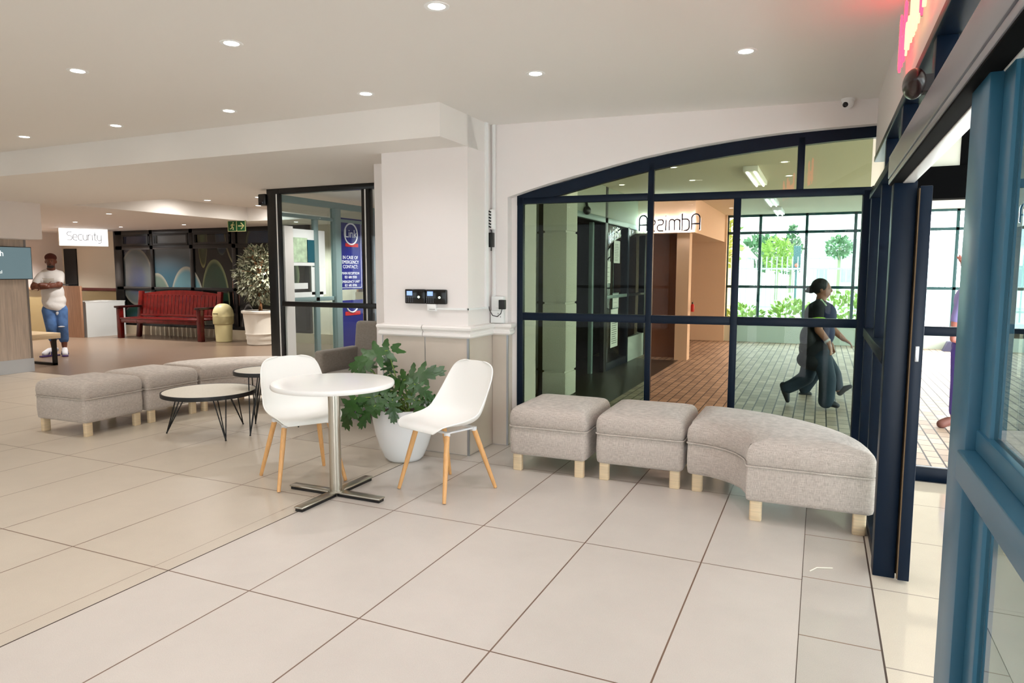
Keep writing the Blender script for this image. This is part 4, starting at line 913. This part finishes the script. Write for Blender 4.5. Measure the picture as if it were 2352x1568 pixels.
def head(prims, c, f, s=1.0):
    """c = head centre, f = facing direction; returns feature frame"""
    f = f.normalized(); r = f.cross(UPV).normalized(); u = r.cross(f)
    prims += [('e', c+u*.02*s-f*.012*s, (.076*s, .096*s, .098*s), (r, f, u)), ('e', c-u*.045*s+f*.022*s, (.058*s, .066*s, .07*s), (r, f, u)),
              ('e', c-u*.088*s+f*.056*s, (.026*s, .022*s, .02*s), (r, f, u)), ('e', c-u*.018*s+f*.098*s, (.013*s, .018*s, .022*s), (r, f, u)), ('e', c-u*.03*s+f*.102*s, (.018*s, .014*s, .011*s), (r, f, u)),
              ('e', c+u*.022*s+f*.078*s, (.05*s, .016*s, .012*s), (r, f, u)), ('e', c-u*.058*s+f*.086*s, (.024*s, .012*s, .007*s), (r, f, u)), ('e', c-u*.07*s+f*.083*s, (.021*s, .012*s, .008*s), (r, f, u))]
    for k in (-1, 1): prims.append(('e', c+r*.077*s*k-u*.008*s-f*.012*s, (.009*s, .018*s, .03*s), (r, f, u)))
    return r, f, u
def eyes(c, fr, s, parent):
    r, f, u = fr; g = G()
    for k in (-1, 1): g.ball(c+r*.031*s*k+f*.0755*s+u*.003*s, .0085*s, 10, 8)
    g.build('eyes', M('eye_white', srgb(150, 132, 120), .25), parent)
    g = G()
    for k in (-1, 1): g.ball(c+r*.031*s*k+f*.0825*s+u*.003*s, .0045*s, 8, 6)
    g.build('irises', M('iris_dark', srgb(24, 14, 10), .2), parent)
SKIN = M('skin_brown', srgb(104, 58, 42), .45); SKIN2 = M('skin_warm_brown', srgb(150, 100, 76), .5); HAIRR = M('hair_russet', srgb(86, 34, 24), .85, bump=(220, 1)); HAIRB = M('hair_black', srgb(12, 10, 10), .6, bump=(160, .6))
TEE = M('white_tee', srgb(222, 220, 218), .8, bump=(18, .25)); DENIM = M('faded_denim', srgb(74, 108, 158), .85, var=(9, .35)); DARKC = M('dark_clothing', srgb(16, 18, 22), .8); NAVYC = M('navy_tunic', srgb(22, 30, 66), .8); TROU = M('dark_blue_trousers', srgb(26, 44, 58), .8, bump=(14, .3)); SHOE = M('dark_shoe', srgb(14, 20, 28), .5)
def foot(prims, ankle, toe, s=1.0, h=.03):
    d = (toe-ankle); d.z = 0
    prims.append(('c', [(ankle - d.normalized()*.03*s - UPV*.035, .036*s), (ankle.lerp(toe, .45) - UPV*0.0, .04*s), (toe.lerp(ankle, .12), h*s)]))
# --- man with folded arms
P0 = onz(130, 817); man = thing('person', 'man with folded arms in white T-shirt, torn cropped jeans and white trainers', 'person', P0)
Q, rt, n = mapper(P0)
hc = Q(116.5, 600, .06); B = []; fr = head(B, hc, n*1.0 - rt*.12, 1.02)
AX = (rt, n, UPV)
sR, sL = Q(95, 633, .04), Q(138, 630, -.02); eR, eL = Q(77.5, 657, .16), Q(136, 655, .10); wR, wL = Q(110, 659, .27), Q(92, 654, .30)
hipR, hipL = Q(112, 712, .01), Q(139, 710, .0); kR, kL = Q(117, 752, .07), Q(144, 750, .07); aR, aL = Q(124, 797, -.02), Q(148, 795, .02)
chest, belly, pel = Q(117, 638, 0), Q(121, 672, .01), Q(125, 705, 0)
B += [('c', [(hc-UPV*.06, .058), (Q(117.5, 625), .066)]), ('e', chest, (.175, .11, .16), AX), ('e', belly, (.155, .115, .19), AX), ('e', pel, (.165, .115, .13), AX)]
B += [('c', [(sR, .056), (eR, .048), (Q(92, 659, .22), .046), (wR, .034)]), ('c', [(sL, .058), (eL, .05), (Q(115, 656, .2), .046), (wL, .034)])]
hand(B, wR, (rt*.9+UPV*.25), -n, .95, .5); hand(B, wL, (-rt*.8-UPV*.35), -n, .95, .6)
B += [('c', [(hipR, .095), (kR, .062), (Q(121, 774, .02), .055), (aR, .04)]), ('c', [(hipL, .095), (kL, .062), (Q(147, 774, .02), .055), (aL, .04)])]
toR, toL = Q(99, 814, .10), Q(150, 815, .2); foot(B, aR, toR, .9); foot(B, aL, toL, .9)
fuse('body', B, .009, SKIN, man, 4)
eyes(hc, fr, 1.02, man)
r_, f_, u_ = fr
fuse('hair', [('e', hc+u_*.062-f_*.018, (.088, .104, .075), (r_, f_, u_))] + [('e', hc+u_*.088-f_*.012, (.066, .078, .05), (r_, f_, u_))], .009, HAIRR, man, 2)
fuse('beard', [('e', hc-u_*.085+f_*.045, (.052, .055, .032), (r_, f_, u_)), ('e', hc-u_*.05+f_*.094, (.03, .01, .006), (r_, f_, u_))], .007, HAIRB, man, 2)
T_ = [('e', chest+UPV*.0, (.19, .125, .165), AX), ('e', belly, (.17, .13, .2), AX), ('e', Q(124, 690, 0), (.18, .135, .15), AX), ('c', [(Q(119, 700, .02), .13), (Q(131, 704, .0), .135)]), ('c', [(sR, .066), (sR.lerp(eR, .66), .066)]), ('c', [(sL, .07), (sL.lerp(eL, .66), .068)]), ('c', [(sR, .06), (Q(117.5, 630), .052), (sL, .07)])]
fuse('t_shirt', T_, .011, TEE, man, 22)
g = G()
for k in range(4): g.tube([Q(97+1.5*k, 639+3.2*k, .17), Q(110, 641+3.2*k, .185), Q(124, 640+3.2*k, .165)], .004, 5)
g.build('chest_stripes', M('stripe_khaki', srgb(150, 138, 108), .8), man)
fuse('jeans', [('e', pel-UPV*.02, (.175, .125, .11), AX), ('c', [(hipR, .105), (kR, .078), (Q(121.5, 776, .01), .072)]), ('c', [(hipL, .108), (kL, .08), (Q(147, 779, .01), .074)])], .011, DENIM, man, 4)
G().ball(Q(133.5, 719, .098), (.034, .012, .04), mat=n.to_track_quat('Y', 'Z').to_matrix().to_4x4()).build('torn_patch', M('white_patch', srgb(214, 216, 220), .9), man)
G().ball(Q(141, 750, .145), (.05, .014, .012), mat=n.to_track_quat('Y', 'Z').to_matrix().to_4x4()).build('knee_tear', MATS['white_patch'], man)
for nm, a, t_ in (('r', aR, toR), ('l', aL, toL)):
    p = []; foot(p, a-UPV*.01, t_, 1.18, .036); z0 = min(a.z, t_.z)
    sh = fuse('trainer', p, .008, M('trainer_white', srgb(226, 226, 232), .5), man, 3)
    d = (t_-a); d.z = 0; L = d.length; d.normalize(); s_ = Vector((-d.y, d.x, 0)); g = G()
    c_ = (a+t_)/2; ang = math.atan2(d.y, d.x); g.obox((c_.x-d.x*.02, c_.y-d.y*.02, .012), (L+.12, .092, .024), ang, .01, 3); g.build('sole', M('sole_purple', srgb(62, 30, 96), .6), sh)
    g = G()
    for k in range(3):
        for q in (-1, 1): g.tube([c_+d*(-.045+.04*k)+s_*.05*q+Vector((0, 0, .03-c_.z)), c_+d*(-.065+.04*k)+s_*.04*q+Vector((0, 0, .085-c_.z))], .007, 5)
    g.build('side_stripes', M('stripe_navy', srgb(28, 34, 90), .6), sh)
# --- woman walking past the arched window
GZ = -.12
P0 = onz(1903, 937, GZ); wo = thing('person', 'woman in dark tunic with green armband walking past the arched window', 'person', P0)
Q, rt, n = mapper(P0); AX = (rt, n, UPV)
hc = Q(1890, 663); B = []; fr = head(B, hc, rt*1.0+n*.05, .92)
sh1 = Q(1881, 706, .13); el = Q(1880, 757, .2); wr = Q(1903, 786, .22)
B += [('c', [(hc-UPV*.06, .05), (Q(1884, 699), .058)]), ('e', Q(1884, 725), (.15, .17, .17), AX), ('e', Q(1880, 762), (.135, .15, .17), AX), ('e', Q(1873, 800), (.155, .17, .15), AX)]
B += [('c', [(sh1, .055), (el, .044), (wr, .03)]), ('c', [(Q(1884, 706, -.15), .055), (Q(1888, 750, -.2), .042), (Q(1905, 784, -.2), .03)])]
hand(B, wr, rt*.35-UPV, -n*.3-rt, .95, .4); hand(B, Q(1905, 784, -.2), rt*.3-UPV, n, .95, .4)
hipN, hipF = Q(1886, 815, .09), Q(1868, 815, -.08); kN, kF = Q(1901, 870, .09), Q(1852, 866, -.07); aN, aF = Q(1897, 921, .08), Q(1808, 890, -.08)
B += [('c', [(hipN, .09), (kN, .062), (aN, .045)]), ('c', [(hipF, .09), (kF, .06), (aF, .045)])]
fuse('body', B, .009, SKIN2, wo, 4); eyes(hc, fr, .92, wo); r_, f_, u_ = fr
fuse('hair', [('e', hc+u_*.03-f_*.03, (.085, .098, .092), (r_, f_, u_)), ('e', hc-f_*.125-u_*.01, (.045, .05, .045), (r_, f_, u_)), ('e', hc-f_*.165-u_*.03, (.02, .03, .018), (r_, f_, u_))], .008, HAIRB, wo, 3)
fuse('tunic', [('e', Q(1883, 722), (.168, .185, .165), AX), ('e', Q(1878, 760), (.155, .17, .2), AX), ('e', Q(1873, 800), (.18, .19, .18), AX), ('e', Q(1871, 826), (.195, .19, .13), AX), ('c', [(Q(1878, 703, .14), .062), (Q(1884, 697), .065), (Q(1884, 703, -.14), .06)]), ('c', [(sh1, .07), (sh1.lerp(el, .75), .066)])], .012, DARKC, wo, 5)
fuse('navy_front', [('e', Q(1897, 724, .02), (.115, .175, .15), AX), ('e', Q(1896, 765, .02), (.10, .165, .15), AX)], .012, NAVYC, wo, 4)
G().tube([Q(1885, 688, .09), Q(1896, 701, .12), Q(1904, 716, .12)], .014, 8).build('collar', M('pale_green_trim', srgb(190, 216, 180), .8), wo)
G().cyl(sh1.lerp(el, .50), sh1.lerp(el, .80), .0745, .071, 24).build('armband', M('lime_armband', srgb(164, 220, 70), .7), wo)
G().cyl(el.lerp(wr, .82), el.lerp(wr, .96), .036, .034, 16).build('wristband', M('pale_band', srgb(190, 190, 186), .6), wo)
fuse('trousers', [('c', [(hipN, .108), (kN, .092), (Q(1899, 905, .08), .088), (aN-UPV*.0, .086)]), ('c', [(hipF, .105), (kF, .088), (Q(1822, 884, -.08), .076), (aF, .074)])], .011, TROU, wo, 4)
toN = Q(1927, 936, .08); p = []; foot(p, aN, Q(1926, 932.5, .08), 1.05); fuse('shoe', p, .008, SHOE, wo, 3)
fuse('shoe', [('c', [(Q(1799, 884, -.08), .042), (Q(1805, 900, -.08), .046), (Q(1809, 920, -.08), .026)])], .008, SHOE, wo, 3)
fuse('bag', [('e', Q(1858, 775, .1), (.10, .1, .16), AX), ('c', [(Q(1851, 792, .1), .06), (Q(1847, 800, .1), .05)])], .012, M('black_bag', srgb(8, 8, 10), .6), wo, 4)
# --- second walker almost hidden behind her
P0 = onz(1863, 909, GZ); w2 = thing('person', 'person in dark clothes almost hidden behind the walking woman, arm swinging ahead', 'person', P0)
Q, rt, n = mapper(P0); AX = (rt, n, UPV); hc = Q(1887, 666); B = []; fr = head(B, hc, rt, .9)
B += [('c', [(hc-UPV*.06, .05), (Q(1882, 700), .056)]), ('e', Q(1882, 728), (.14, .16, .17), AX), ('e', Q(1882, 765), (.13, .14, .17), AX), ('e', Q(1882, 800), (.14, .16, .14), AX)]
e2, w_ = Q(1914, 757, .1), Q(1938, 779, .1); B += [('c', [(Q(1888, 712, .1), .055), (e2, .043), (w_, .03)]), ('c', [(Q(1880, 712, -.12), .055), (Q(1862, 760, -.15), .042), (Q(1856, 795, -.15), .03)])]
hand(B, w_, rt*.8-UPV*.5, -UPV, .95, 1.2); hand(B, Q(1856, 795, -.15), -UPV, rt, .95, .5)
h1, k1, a1 = Q(1888, 815, .07), Q(1917, 858, .07), Q(1925, 893, .07); h2, k2, a2 = Q(1876, 815, -.08), Q(1868, 862, -.08), Q(1845, 897, -.08)
B += [('c', [(h1, .085), (k1, .06), (a1, .044)]), ('c', [(h2, .085), (k2, .06), (a2, .044)])]
fuse('body', B, .009, SKIN2, w2, 4); r_, f_, u_ = fr
fuse('hair', [('e', hc+u_*.03-f_*.02, (.08, .096, .09), (r_, f_, u_))], .008, HAIRB, w2, 3)
fuse('tunic', [('e', Q(1882, 725), (.15, .175, .165), AX), ('e', Q(1882, 765), (.145, .16, .19), AX), ('e', Q(1880, 805), (.155, .175, .17), AX), ('c', [(Q(1888, 712, .1), .066), (Q(1904, 740, .1), .06)])], .012, DARKC, w2, 5)
fuse('trousers', [('c', [(h1, .1), (k1, .078), (Q(1923, 886, .07), .07)]), ('c', [(h2, .1), (k2, .08), (Q(1848, 893, -.08), .07)])], .011, TROU, w2, 4)
fuse('shoe', [('c', [(Q(1929, 902, .07), .038), (Q(1936, 894, .07), .042), (Q(1953, 887, .07), .026)])], .008, SHOE, w2, 3)
p = []; foot(p, Q(1846, 900, -.08), Q(1862, 905.5, -.08), 1.0); fuse('shoe', p, .008, SHOE, w2, 3)
# --- person outside the sliding door
P0 = onz(2192, 981, GZ); w3 = thing('person', 'person in lilac shirt and purple jeans outside the door, mostly behind the blue frame', 'person', P0)
Q, rt, n = mapper(P0); AX = (rt, n, UPV); hc = Q(2262, 600); B = []; fr = head(B, hc, -rt*.8+n*.3, .96)
s1, e1, w1 = Q(2222, 668, .05), Q(2196, 742, .1), Q(2190, 779, .18); s2, e2, w2_ = Q(2262, 668, -.12), Q(2236, 655, -.25), Q(2221, 618, -.25)
B += [('c', [(hc-UPV*.07, .055), (Q(2246, 650), .06)]), ('e', Q(2242, 690), (.17, .13, .18), AX), ('e', Q(2238, 740), (.16, .125, .18), AX), ('e', Q(2232, 785), (.165, .13, .14), AX)]
B += [('c', [(s1, .06), (e1, .046), (w1, .033)]), ('c', [(s2, .06), (e2, .046), (w2_, .033)])]
hand(B, w1, rt*.9-UPV*.15, -n, 1, .6); hand(B, w2_, UPV*1.0-rt*.35, n, 1.05, .1, .35)
h1, k1, a1 = Q(2212, 806, .06), Q(2204, 880, .05), Q(2194, 956, .04); h2, k2, a2 = Q(2246, 806, -.08), Q(2250, 880, -.08), Q(2250, 950, -.08)
B += [('c', [(h1, .095), (k1, .065), (a1, .045)]), ('c', [(h2, .095), (k2, .065), (a2, .045)])]
fuse('body', B, .009, M('skin_pink_brown', srgb(178, 112, 100), .5), w3, 4); r_, f_, u_ = fr
fuse('hair', [('e', hc+u_*.035-f_*.02, (.085, .1, .09), (r_, f_, u_))], .008, HAIRB, w3, 3)
fuse('shirt', [('e', Q(2242, 690), (.19, .15, .18), AX), ('e', Q(2238, 735), (.175, .14, .2), AX), ('c', [(s1, .074), (e1.lerp(s1, .12), .062)]), ('c', [(s2, .072), (s2.lerp(e2, .7), .064)])], .012, M('lilac_shirt', srgb(150, 140, 200), .8), w3, 5)
fuse('jeans', [('e', Q(2232, 795), (.175, .14, .12), AX), ('c', [(h1, .105), (k1, .08), (Q(2197, 945, .04), .068)]), ('c', [(h2, .105), (k2, .08), (a2, .068)])], .011, M('purple_jeans', srgb(84, 66, 150), .85, bump=(14, .4)), w3, 4)
for a, t_ in ((a1, Q(2158, 975, .1)), (a2, Q(2228, 970, .0))):
    p = []; foot(p, a-UPV*.02, t_, 1.15, .04); fuse('boot', p, .008, M('brown_boot', srgb(108, 66, 56), .6), w3, 3)
# ------------------------------------------------------------------ covered walkway outside
def bricks(name, c1, c2, mortar):
    m = M(name, c1, .6); nt = m.node_tree; b = nt.nodes['Principled BSDF']; tc = nt.nodes.new('ShaderNodeTexCoord'); br = nt.nodes.new('ShaderNodeTexBrick')
    br.inputs['Scale'].default_value = 2.3; br.inputs['Mortar Size'].default_value = .016; br.inputs['Color1'].default_value = (*c1, 1); br.inputs['Color2'].default_value = (*c2, 1); br.inputs['Mortar'].default_value = (*mortar, 1)
    mp = nt.nodes.new('ShaderNodeMapping'); mp.inputs['Rotation'].default_value = (0, 0, 1.571); nt.links.new(tc.outputs['Object'], mp.inputs[0]); nt.links.new(mp.outputs[0], br.inputs[0]); nt.links.new(br.outputs[0], b.inputs['Base Color'])
    bp = nt.nodes.new('ShaderNodeBump'); bp.inputs['Strength'].default_value = .8; bp.inputs['Distance'].default_value = .015; bp.invert = True; nt.links.new(br.outputs[1], bp.inputs['Height']); nt.links.new(bp.outputs[0], b.inputs['Normal']); return m
BRK = bricks('brick_paving', srgb(194, 176, 156), srgb(156, 138, 120), srgb(52, 48, 44))
STUC = M('rough_stucco', srgb(236, 236, 226), .85, bump=(90, 1)); EWALL = M('exterior_plaster', srgb(214, 200, 180), .75)
slab('floor_walkway', -3.9, 9, 5.62, 16.62, -.22, GZ, BRK)
slab('floor_walkway', -3.9, -2.25, 5.62, 12.2, GZ-.05, GZ+.004, M('dark_walkway_floor', srgb(66, 60, 50), .35))  # darker floor slab over the left end of the paving
slab('ceiling_walkway', -3.9, 5.2, 5.5, 16.75, 2.72, 2.9, M('walkway_ceiling', srgb(214, 210, 192), .7))
slab('ground', -60, 60, 16.6, 90, -.4, -.2, M('grey_road', srgb(176, 178, 176), .9)); slab('ground', 9, 60, -20, 16.6, -.4, -.2, MATS['grey_road'])
def groove_pillar(x0, x1, y0, y1):
    g = G(); zs = [GZ, .20, 1.05, 1.92, 2.72]
    for a, b in zip(zs, zs[1:]): g.box(x0, x1, y0, y1, a+.012, b-.012, .012)
    g.box(x0+.02, x1-.02, y0+.02, y1-.02, GZ, 2.72); return struct('pillar', g, STUC)
groove_pillar(-3.13, -2.82, 7.9, 8.3); groove_pillar(-3.50, -3.24, 7.75, 8.05)
slab('wall_walkway', -3.5, -3.1, 8.3, 8.36, GZ, 2.72, M('olive_wall', srgb(150, 140, 84), .7)); slab('wall_walkway', -3.9, -3.3, 8.12, 8.2, GZ, 2.72, MATS['olive_wall'])
XF = -3.05
fd = empty_struct('door_5')
def fp(name, y0, y1, z0, z1, mat=FRAME, x0=XF-.04, x1=XF+.03): return G().box(x0, x1, y0, y1, z0, z1, .003).build(name, mat, fd)
fp('header', 8.3, 12.9, 2.18, 2.26, TEAL); fp('frame_post', 10.2, 10.34, GZ, 2.72, BLACKM); fp('frame_post', 11.55, 11.66, GZ, 2.2); fp('frame_post', 12.8, 12.9, GZ, 2.3)
fp('rail', 10.34, 11.55, 1.02, 1.07, TEAL); fp('rail', 11.66, 12.8, 1.02, 1.06, BLACKM); fp('bottom_rail', 10.34, 11.55, GZ, .0)
fp('transom_panel', 8.3, 10.2, 2.26, 2.72, M('grey_green_panel', srgb(150, 156, 140), .5)); fp('transom_panel', 10.34, 12.9, 2.26, 2.72, MATS['grey_green_panel'])
DG = glass('dark_door_glass', sq((.25, .27, .22))); fp('pane', 10.34, 11.55, 0, 2.18, DG, XF-.01, XF); fp('pane', 11.66, 12.8, .3, 2.18, DG, XF-.01, XF)
fp('low_panel', 11.66, 12.8, GZ, .30, M('pale_panel', srgb(206, 214, 212), .5)); fp('leaf_stile', 9.98, 10.06, GZ, 2.18, TEAL, XF-.16, XF-.1)
slab('wall_walkway', -3.925, -3.86, 8.2, 16.6, GZ, 2.72, M('unlit_interior_black', srgb(12, 12, 11), .9)); slab('wall_walkway', -3.86, XF-.05, 12.9, 13.0, GZ, 2.72, MATS['unlit_interior_black'])  # unlit depth of the doorway painted near black
slab('ceiling_walkway', -3.86, XF-.05, 8.2, 12.9, 2.3, 2.35, MATS['unlit_interior_black'])
def notice(label, y, z, w, h, lines, x=XF+.004):
    t = thing('paper_notice', label, 'notice', (x, y, z), 0, 'notices on the walkway door'); G().box(0, .003, -w/2, w/2, 0, h).build('sheet', PAPER, t); g = G(); rn = random.Random(int(y*100))
    for k in range(lines): g.box(.003, .004, -w*.36, w*(.1+.26*rn.random()), h*(.1+.8*k/lines), h*(.1+.8*k/lines)+h*.018)
    g.build('print_lines', M('print_grey', srgb(110, 116, 112), .6), t); return t
notice('white notice high on the walkway glass door', 10.95, 1.58, .36, .36, 11); notice('small white notice with dark header on the walkway door edge', 10.47, 1.26, .24, .34, 4)
notice('long white notice low on the walkway glass door', 10.86, .22, .42, .62, 14); t = notice('framed green notice beside the walkway door rail', 10.92, .86, .34, .22, 3)
G().box(-.001, .002, -.19, .19, -.02, .24).build('frame', TEAL, t)
t = thing('walkway_sensor', 'round dark sensor under the walkway door header', 'door sensor', (XF+.06, 9.2, 2.28)); G().ball((0, 0, 0), (.05, .09, .06)).build('cover', BLACKM, t); G().cyl((0, 0, .05), (-.02, 0, .16), .02).build('bracket', BLACKM, t)
# bulkhead with the halo-lit sign, end wall, column
slab('wall_walkway', XF, -2.02, 12.2, 16.5, 2.12, 2.72, EWALL); slab('wall_walkway', XF-.1, XF, 13.0, 16.6, GZ, 2.72, M('dark_panelled_wall', srgb(120, 84, 66), .6))
struct('pillar', G().box(-2.34, -2.12, 12.3, 12.55, GZ, 2.12), EWALL); slab('wall_walkway', -3.05, -1.98, 16.2, 16.4, GZ, 2.72, EWALL)
slab('wall_walkway', -2.95, -2.34, 12.6, 12.7, GZ, 2.12, MATS['dark_panelled_wall'])
hs = thing('halo_letters', 'halo-lit thin letter sign with mirrored letters on the walkway bulkhead', 'sign', (-1.93, 12.13, 2.155))
HB = M('letter_dark', srgb(30, 36, 60), .4); HW = M('halo_white', (1, 1, 1), .4, emit=(.8, .95, 1.25), es=95)
g = G(); strokes(g, 'AdmissA', (0, 0, 0), (-1, 0, 0), (0, 0, 1), .27, .014, 1.06); g.build('letters', HB, hs)
g = G(); strokes(g, 'AdmissA', (0, .035, 0), (-1, 0, 0), (0, 0, 1), .27, .009, 1.06); g.build('halo_tubes', HW, hs)
t = thing('fire_extinguisher', 'small red extinguisher on the walkway column', 'extinguisher', (-2.06, 12.42, .74)); G().lathe([(.028, 0), (.032, .02), (.032, .11), (.014, .14)], 16).build('cylinder', M('red_paint', srgb(190, 30, 30), .4), t); G().box(-.012, .012, -.03, .03, .14, .17).build('valve', BLACKM, t)
# screen of dark bars on a low wall at the far side
scn = empty_struct('window_5'); DK = M('teal_steel', srgb(18, 70, 72), .5)
def sp_(name, x0, x1, z0, z1): return G().box(x0, x1, 16.37, 16.43, z0, z1, .003).build(name, DK, scn)
for z in (.28, 1.12, 2.32, 2.70): sp_('rail', -2.0, 9, z-.03, z+.03)
for x in (-1.98, -1.28, -.33, .62, 1.55, 2.46, 3.4, 4.3, 5.2, 6.2, 7.2, 8.2): sp_('mullion', x-.03, x+.03, .26, 2.72)
slab('wall_low', -2.0, 9, 16.3, 16.5, GZ, .26, M('pale_low_wall', srgb(196, 208, 196), .7))
def tube_light(label, x, y, L=1.25):
    t = thing('fluorescent_fitting', label, 'ceiling light', (x, y, 2.70), 0, 'walkway fluorescent lights'); G().box(-.09, .09, -L/2, L/2, -.045, .02, .01).build('body', WHITE, t)
    g = G()
    for s in (-.045, .045): g.cyl((s, -L/2+.04, -.055), (s, L/2-.04, -.055), .014)
    g.build('tubes', M('tube_glow', (1, 1, 1), .4, emit=(1, 1, .98), es=7), t)
tube_light('fluorescent light seen through the top panes of the arched window', -.84, 9.7, 1.5); tube_light('farther fluorescent light seen near the top of the right window pane', -.85, 13.0, 1.3)
tube_light('fluorescent light at the far end near the bar screen', -.85, 15.2, 1.2)
for x, y, lb in ((-1.72, 8.7, 'walkway downlight left of the fluorescent light, nearer one'), (-1.71, 10.0, 'walkway downlight left of the fluorescent light, second'), (-.45, 8.8, 'walkway downlight right of the fluorescent light, nearer one'), (-.45, 10.05, 'walkway downlight right of the fluorescent light, second'), (-1.7, 12.55, 'walkway downlight seen through the bronze pane'), (-2.75, 10.1, 'walkway downlight above the glass door'), (-1.7, 14.5, 'walkway downlight near the end wall')):
    downlight(x, y, 2.719, lb, 0, 'walkway downlights')
t = thing('dark_bag', 'dark bag lying at the foot of the far low wall', 'bag', (2.52, 15.9, GZ)); G().prism([(-.25, 0, 0), (.25, 0, 0), (.22, 0, .17), (.06, 0, .23), (-.17, 0, .19)], (0, .2, 0)).build('body', M('slate_bag', srgb(64, 62, 86), .7), t)
# beyond: shrubs, fence, houses, trees, vehicle; colours paled to stand for glare and haze
def leafball(g, c, r, n, rn, s=.12):
    for _ in range(n):
        while True:
            p = Vector((rn.uniform(-1, 1), rn.uniform(-1, 1), rn.uniform(-1, 1)))
            if .35 < p.length < 1: break
        q = Vector((c[0]+p.x*r[0], c[1]+p.y*r[1], c[2]+p.z*r[2])); d = (p+Vector((rn.uniform(-.7, .7), rn.uniform(-.7, .7), rn.uniform(-.3, .8)))).normalized(); w = d.cross(Vector((rn.uniform(-1, 1), rn.uniform(-1, 1), .5))).normalized()
        L = s*rn.uniform(.6, 1.2); v = [g.b.verts.new(q+d*L*a+w*L*.35*b) for a, b in ((0, 0), (.45, 1), (1, 0), (.45, -1))]; g._f(v)
LG_ = M('shrub_green', srgb(140, 170, 84), .6, var=(3, .3)); DGN = M('tree_green', srgb(96, 132, 96), .6, var=(2, .3))
def shrub(label, x, y, r, n, m=LG_, nm='shrub', z=-.2, s=.14, trunk=0, grp='shrubs beyond the bar screen'):
    t = thing(nm, label, nm, (x, y, z), 0, grp); g = G(); rn = random.Random(int(x*31+y*7)); leafball(g, (0, 0, r[2] + trunk), r, n, rn, s); f = g.build('foliage', m, t, 0); f['kind'] = 'stuff'
    G().tube([(0, 0, 0), (.03, 0, r[2]*.6 + trunk), (.05, .03, r[2] + trunk)], .05 if not trunk else .1, 7).build('stem', M('pale_bark', srgb(140, 150, 120), .8), t)
shrub('low green shrub just beyond the bar screen, left end', -1.75, 18.2, (.5, .5, .42), 420); shrub('green shrub beyond the screen in the middle of the right pane', -.62, 18.4, (.55, .5, .5), 460)
shrub('green shrub beyond the screen behind the walking woman', .62, 18.3, (.58, .5, .62), 420); shrub('green shrub beyond the bronze pane', -2.85, 18.6, (.5, .5, .6), 300)
shrub('rounded yellow-green tree among the far houses', -2.5, 45, (.95, .9, .95), 700, LG_, 'tree', -.2, .26, 1.85, 'trees beyond the fence'); shrub('small dark tree right of the far houses', 1.0, 50, (.75, .75, .7), 400, DGN, 'tree', -.2, .3, 2.6, 'trees beyond the fence')
shrub('broad dark green tree behind the pale houses', -4.1, 54, (1.5, 1.2, 1.2), 600, DGN, 'tree', -.2, .45, 1.9, 'trees beyond the fence'); shrub('golden-leaved tree seen through the bronze pane', -5.4, 36, (1.6, 1.4, 2.2), 600, LG_, 'tree', -.2, .4, .6, 'trees beyond the fence')
t = thing('conifer', 'tall layered conifer standing behind the far pale houses', 'tree', (-2.3, 62, -.2), 0, 'trees beyond the fence'); g = G(); rn = random.Random(5)
for k in range(9):
    z = 1.9+k*.42; r = 1.55*(1-k/9.3); leafball(g, (0, 0, z), (r, r, .16), 40+int(60*r), rn, .34)
f = g.build('branches', DGN, t, 0); f['kind'] = 'stuff'; G().cyl((0, 0, 0), (0, 0, 5.8), .2, .04).build('trunk', MATS['pale_bark'], t)
PW = M('pale_house_wall', srgb(232, 234, 228), .8); RF = M('pale_grey_roof', srgb(176, 186, 188), .8)
def house(label, x, y, w, h, rh):
    t = thing('house', label, 'house', (x, y, -.2), 0, 'pale houses beyond the road'); G().box(-w/2, w/2, 0, 5, 0, h).build('walls', PW, t)
    G().prism([(-w/2-.3, -.2, h), (w/2+.3, -.2, h), (w/2-1, -.2, h+rh), (-w/2+1, -.2, h+rh)], (0, 5.4, 0)).build('roof', RF, t, 0)
    for k in range(3): G().box(-w/2+w*(.18+.26*k), -w/2+w*(.3+.26*k), -.03, .02, 1.0, 2.0).build('window', M('house_glass', srgb(150, 168, 172), .2), t)
house('pale house with grey roof at the left of the right pane', -6.7, 42, 5.4, 2.5, 1.4); house('pale house behind the walking woman, to the right', 1.6, 54, 6.0, 2.7, 1.3); house('long pale house far right behind the door opening', 11, 40, 8, 3, 1.5)
fn = thing('palisade_fence', 'pale steel palisade fence along the road beyond the shrubs', 'fence', (0, 26, -.2))
FM = M('pale_fence_steel', srgb(158, 190, 182), .5)
g = G()
for k in range(140): g.box(-12+k*.17, -11.965+k*.17, -.01, .01, .1, 2.2)
f = g.build('palings', FM, fn, 0); f['kind'] = 'stuff'
for z in (.4, 1.75): G().box(-12, 12, .01, .05, z, z+.06).build('rail', FM, fn)
t = thing('signal_pole', 'dark traffic signal pole beyond the fence', 'traffic signal', (-.95, 31, -.2)); G().cyl((0, 0, 0), (0, 0, 2.6), .06).build('pole', M('dark_teal_pole', srgb(40, 84, 88), .6), t); G().box(-.14, .14, -.1, .1, 1.75, 2.75, .03).build('signal_head', MATS['dark_teal_pole'], t); G().ball((.0, -.1, 1.95), .08).build('red_lens', M('red_lens', srgb(220, 90, 70), .4), t)
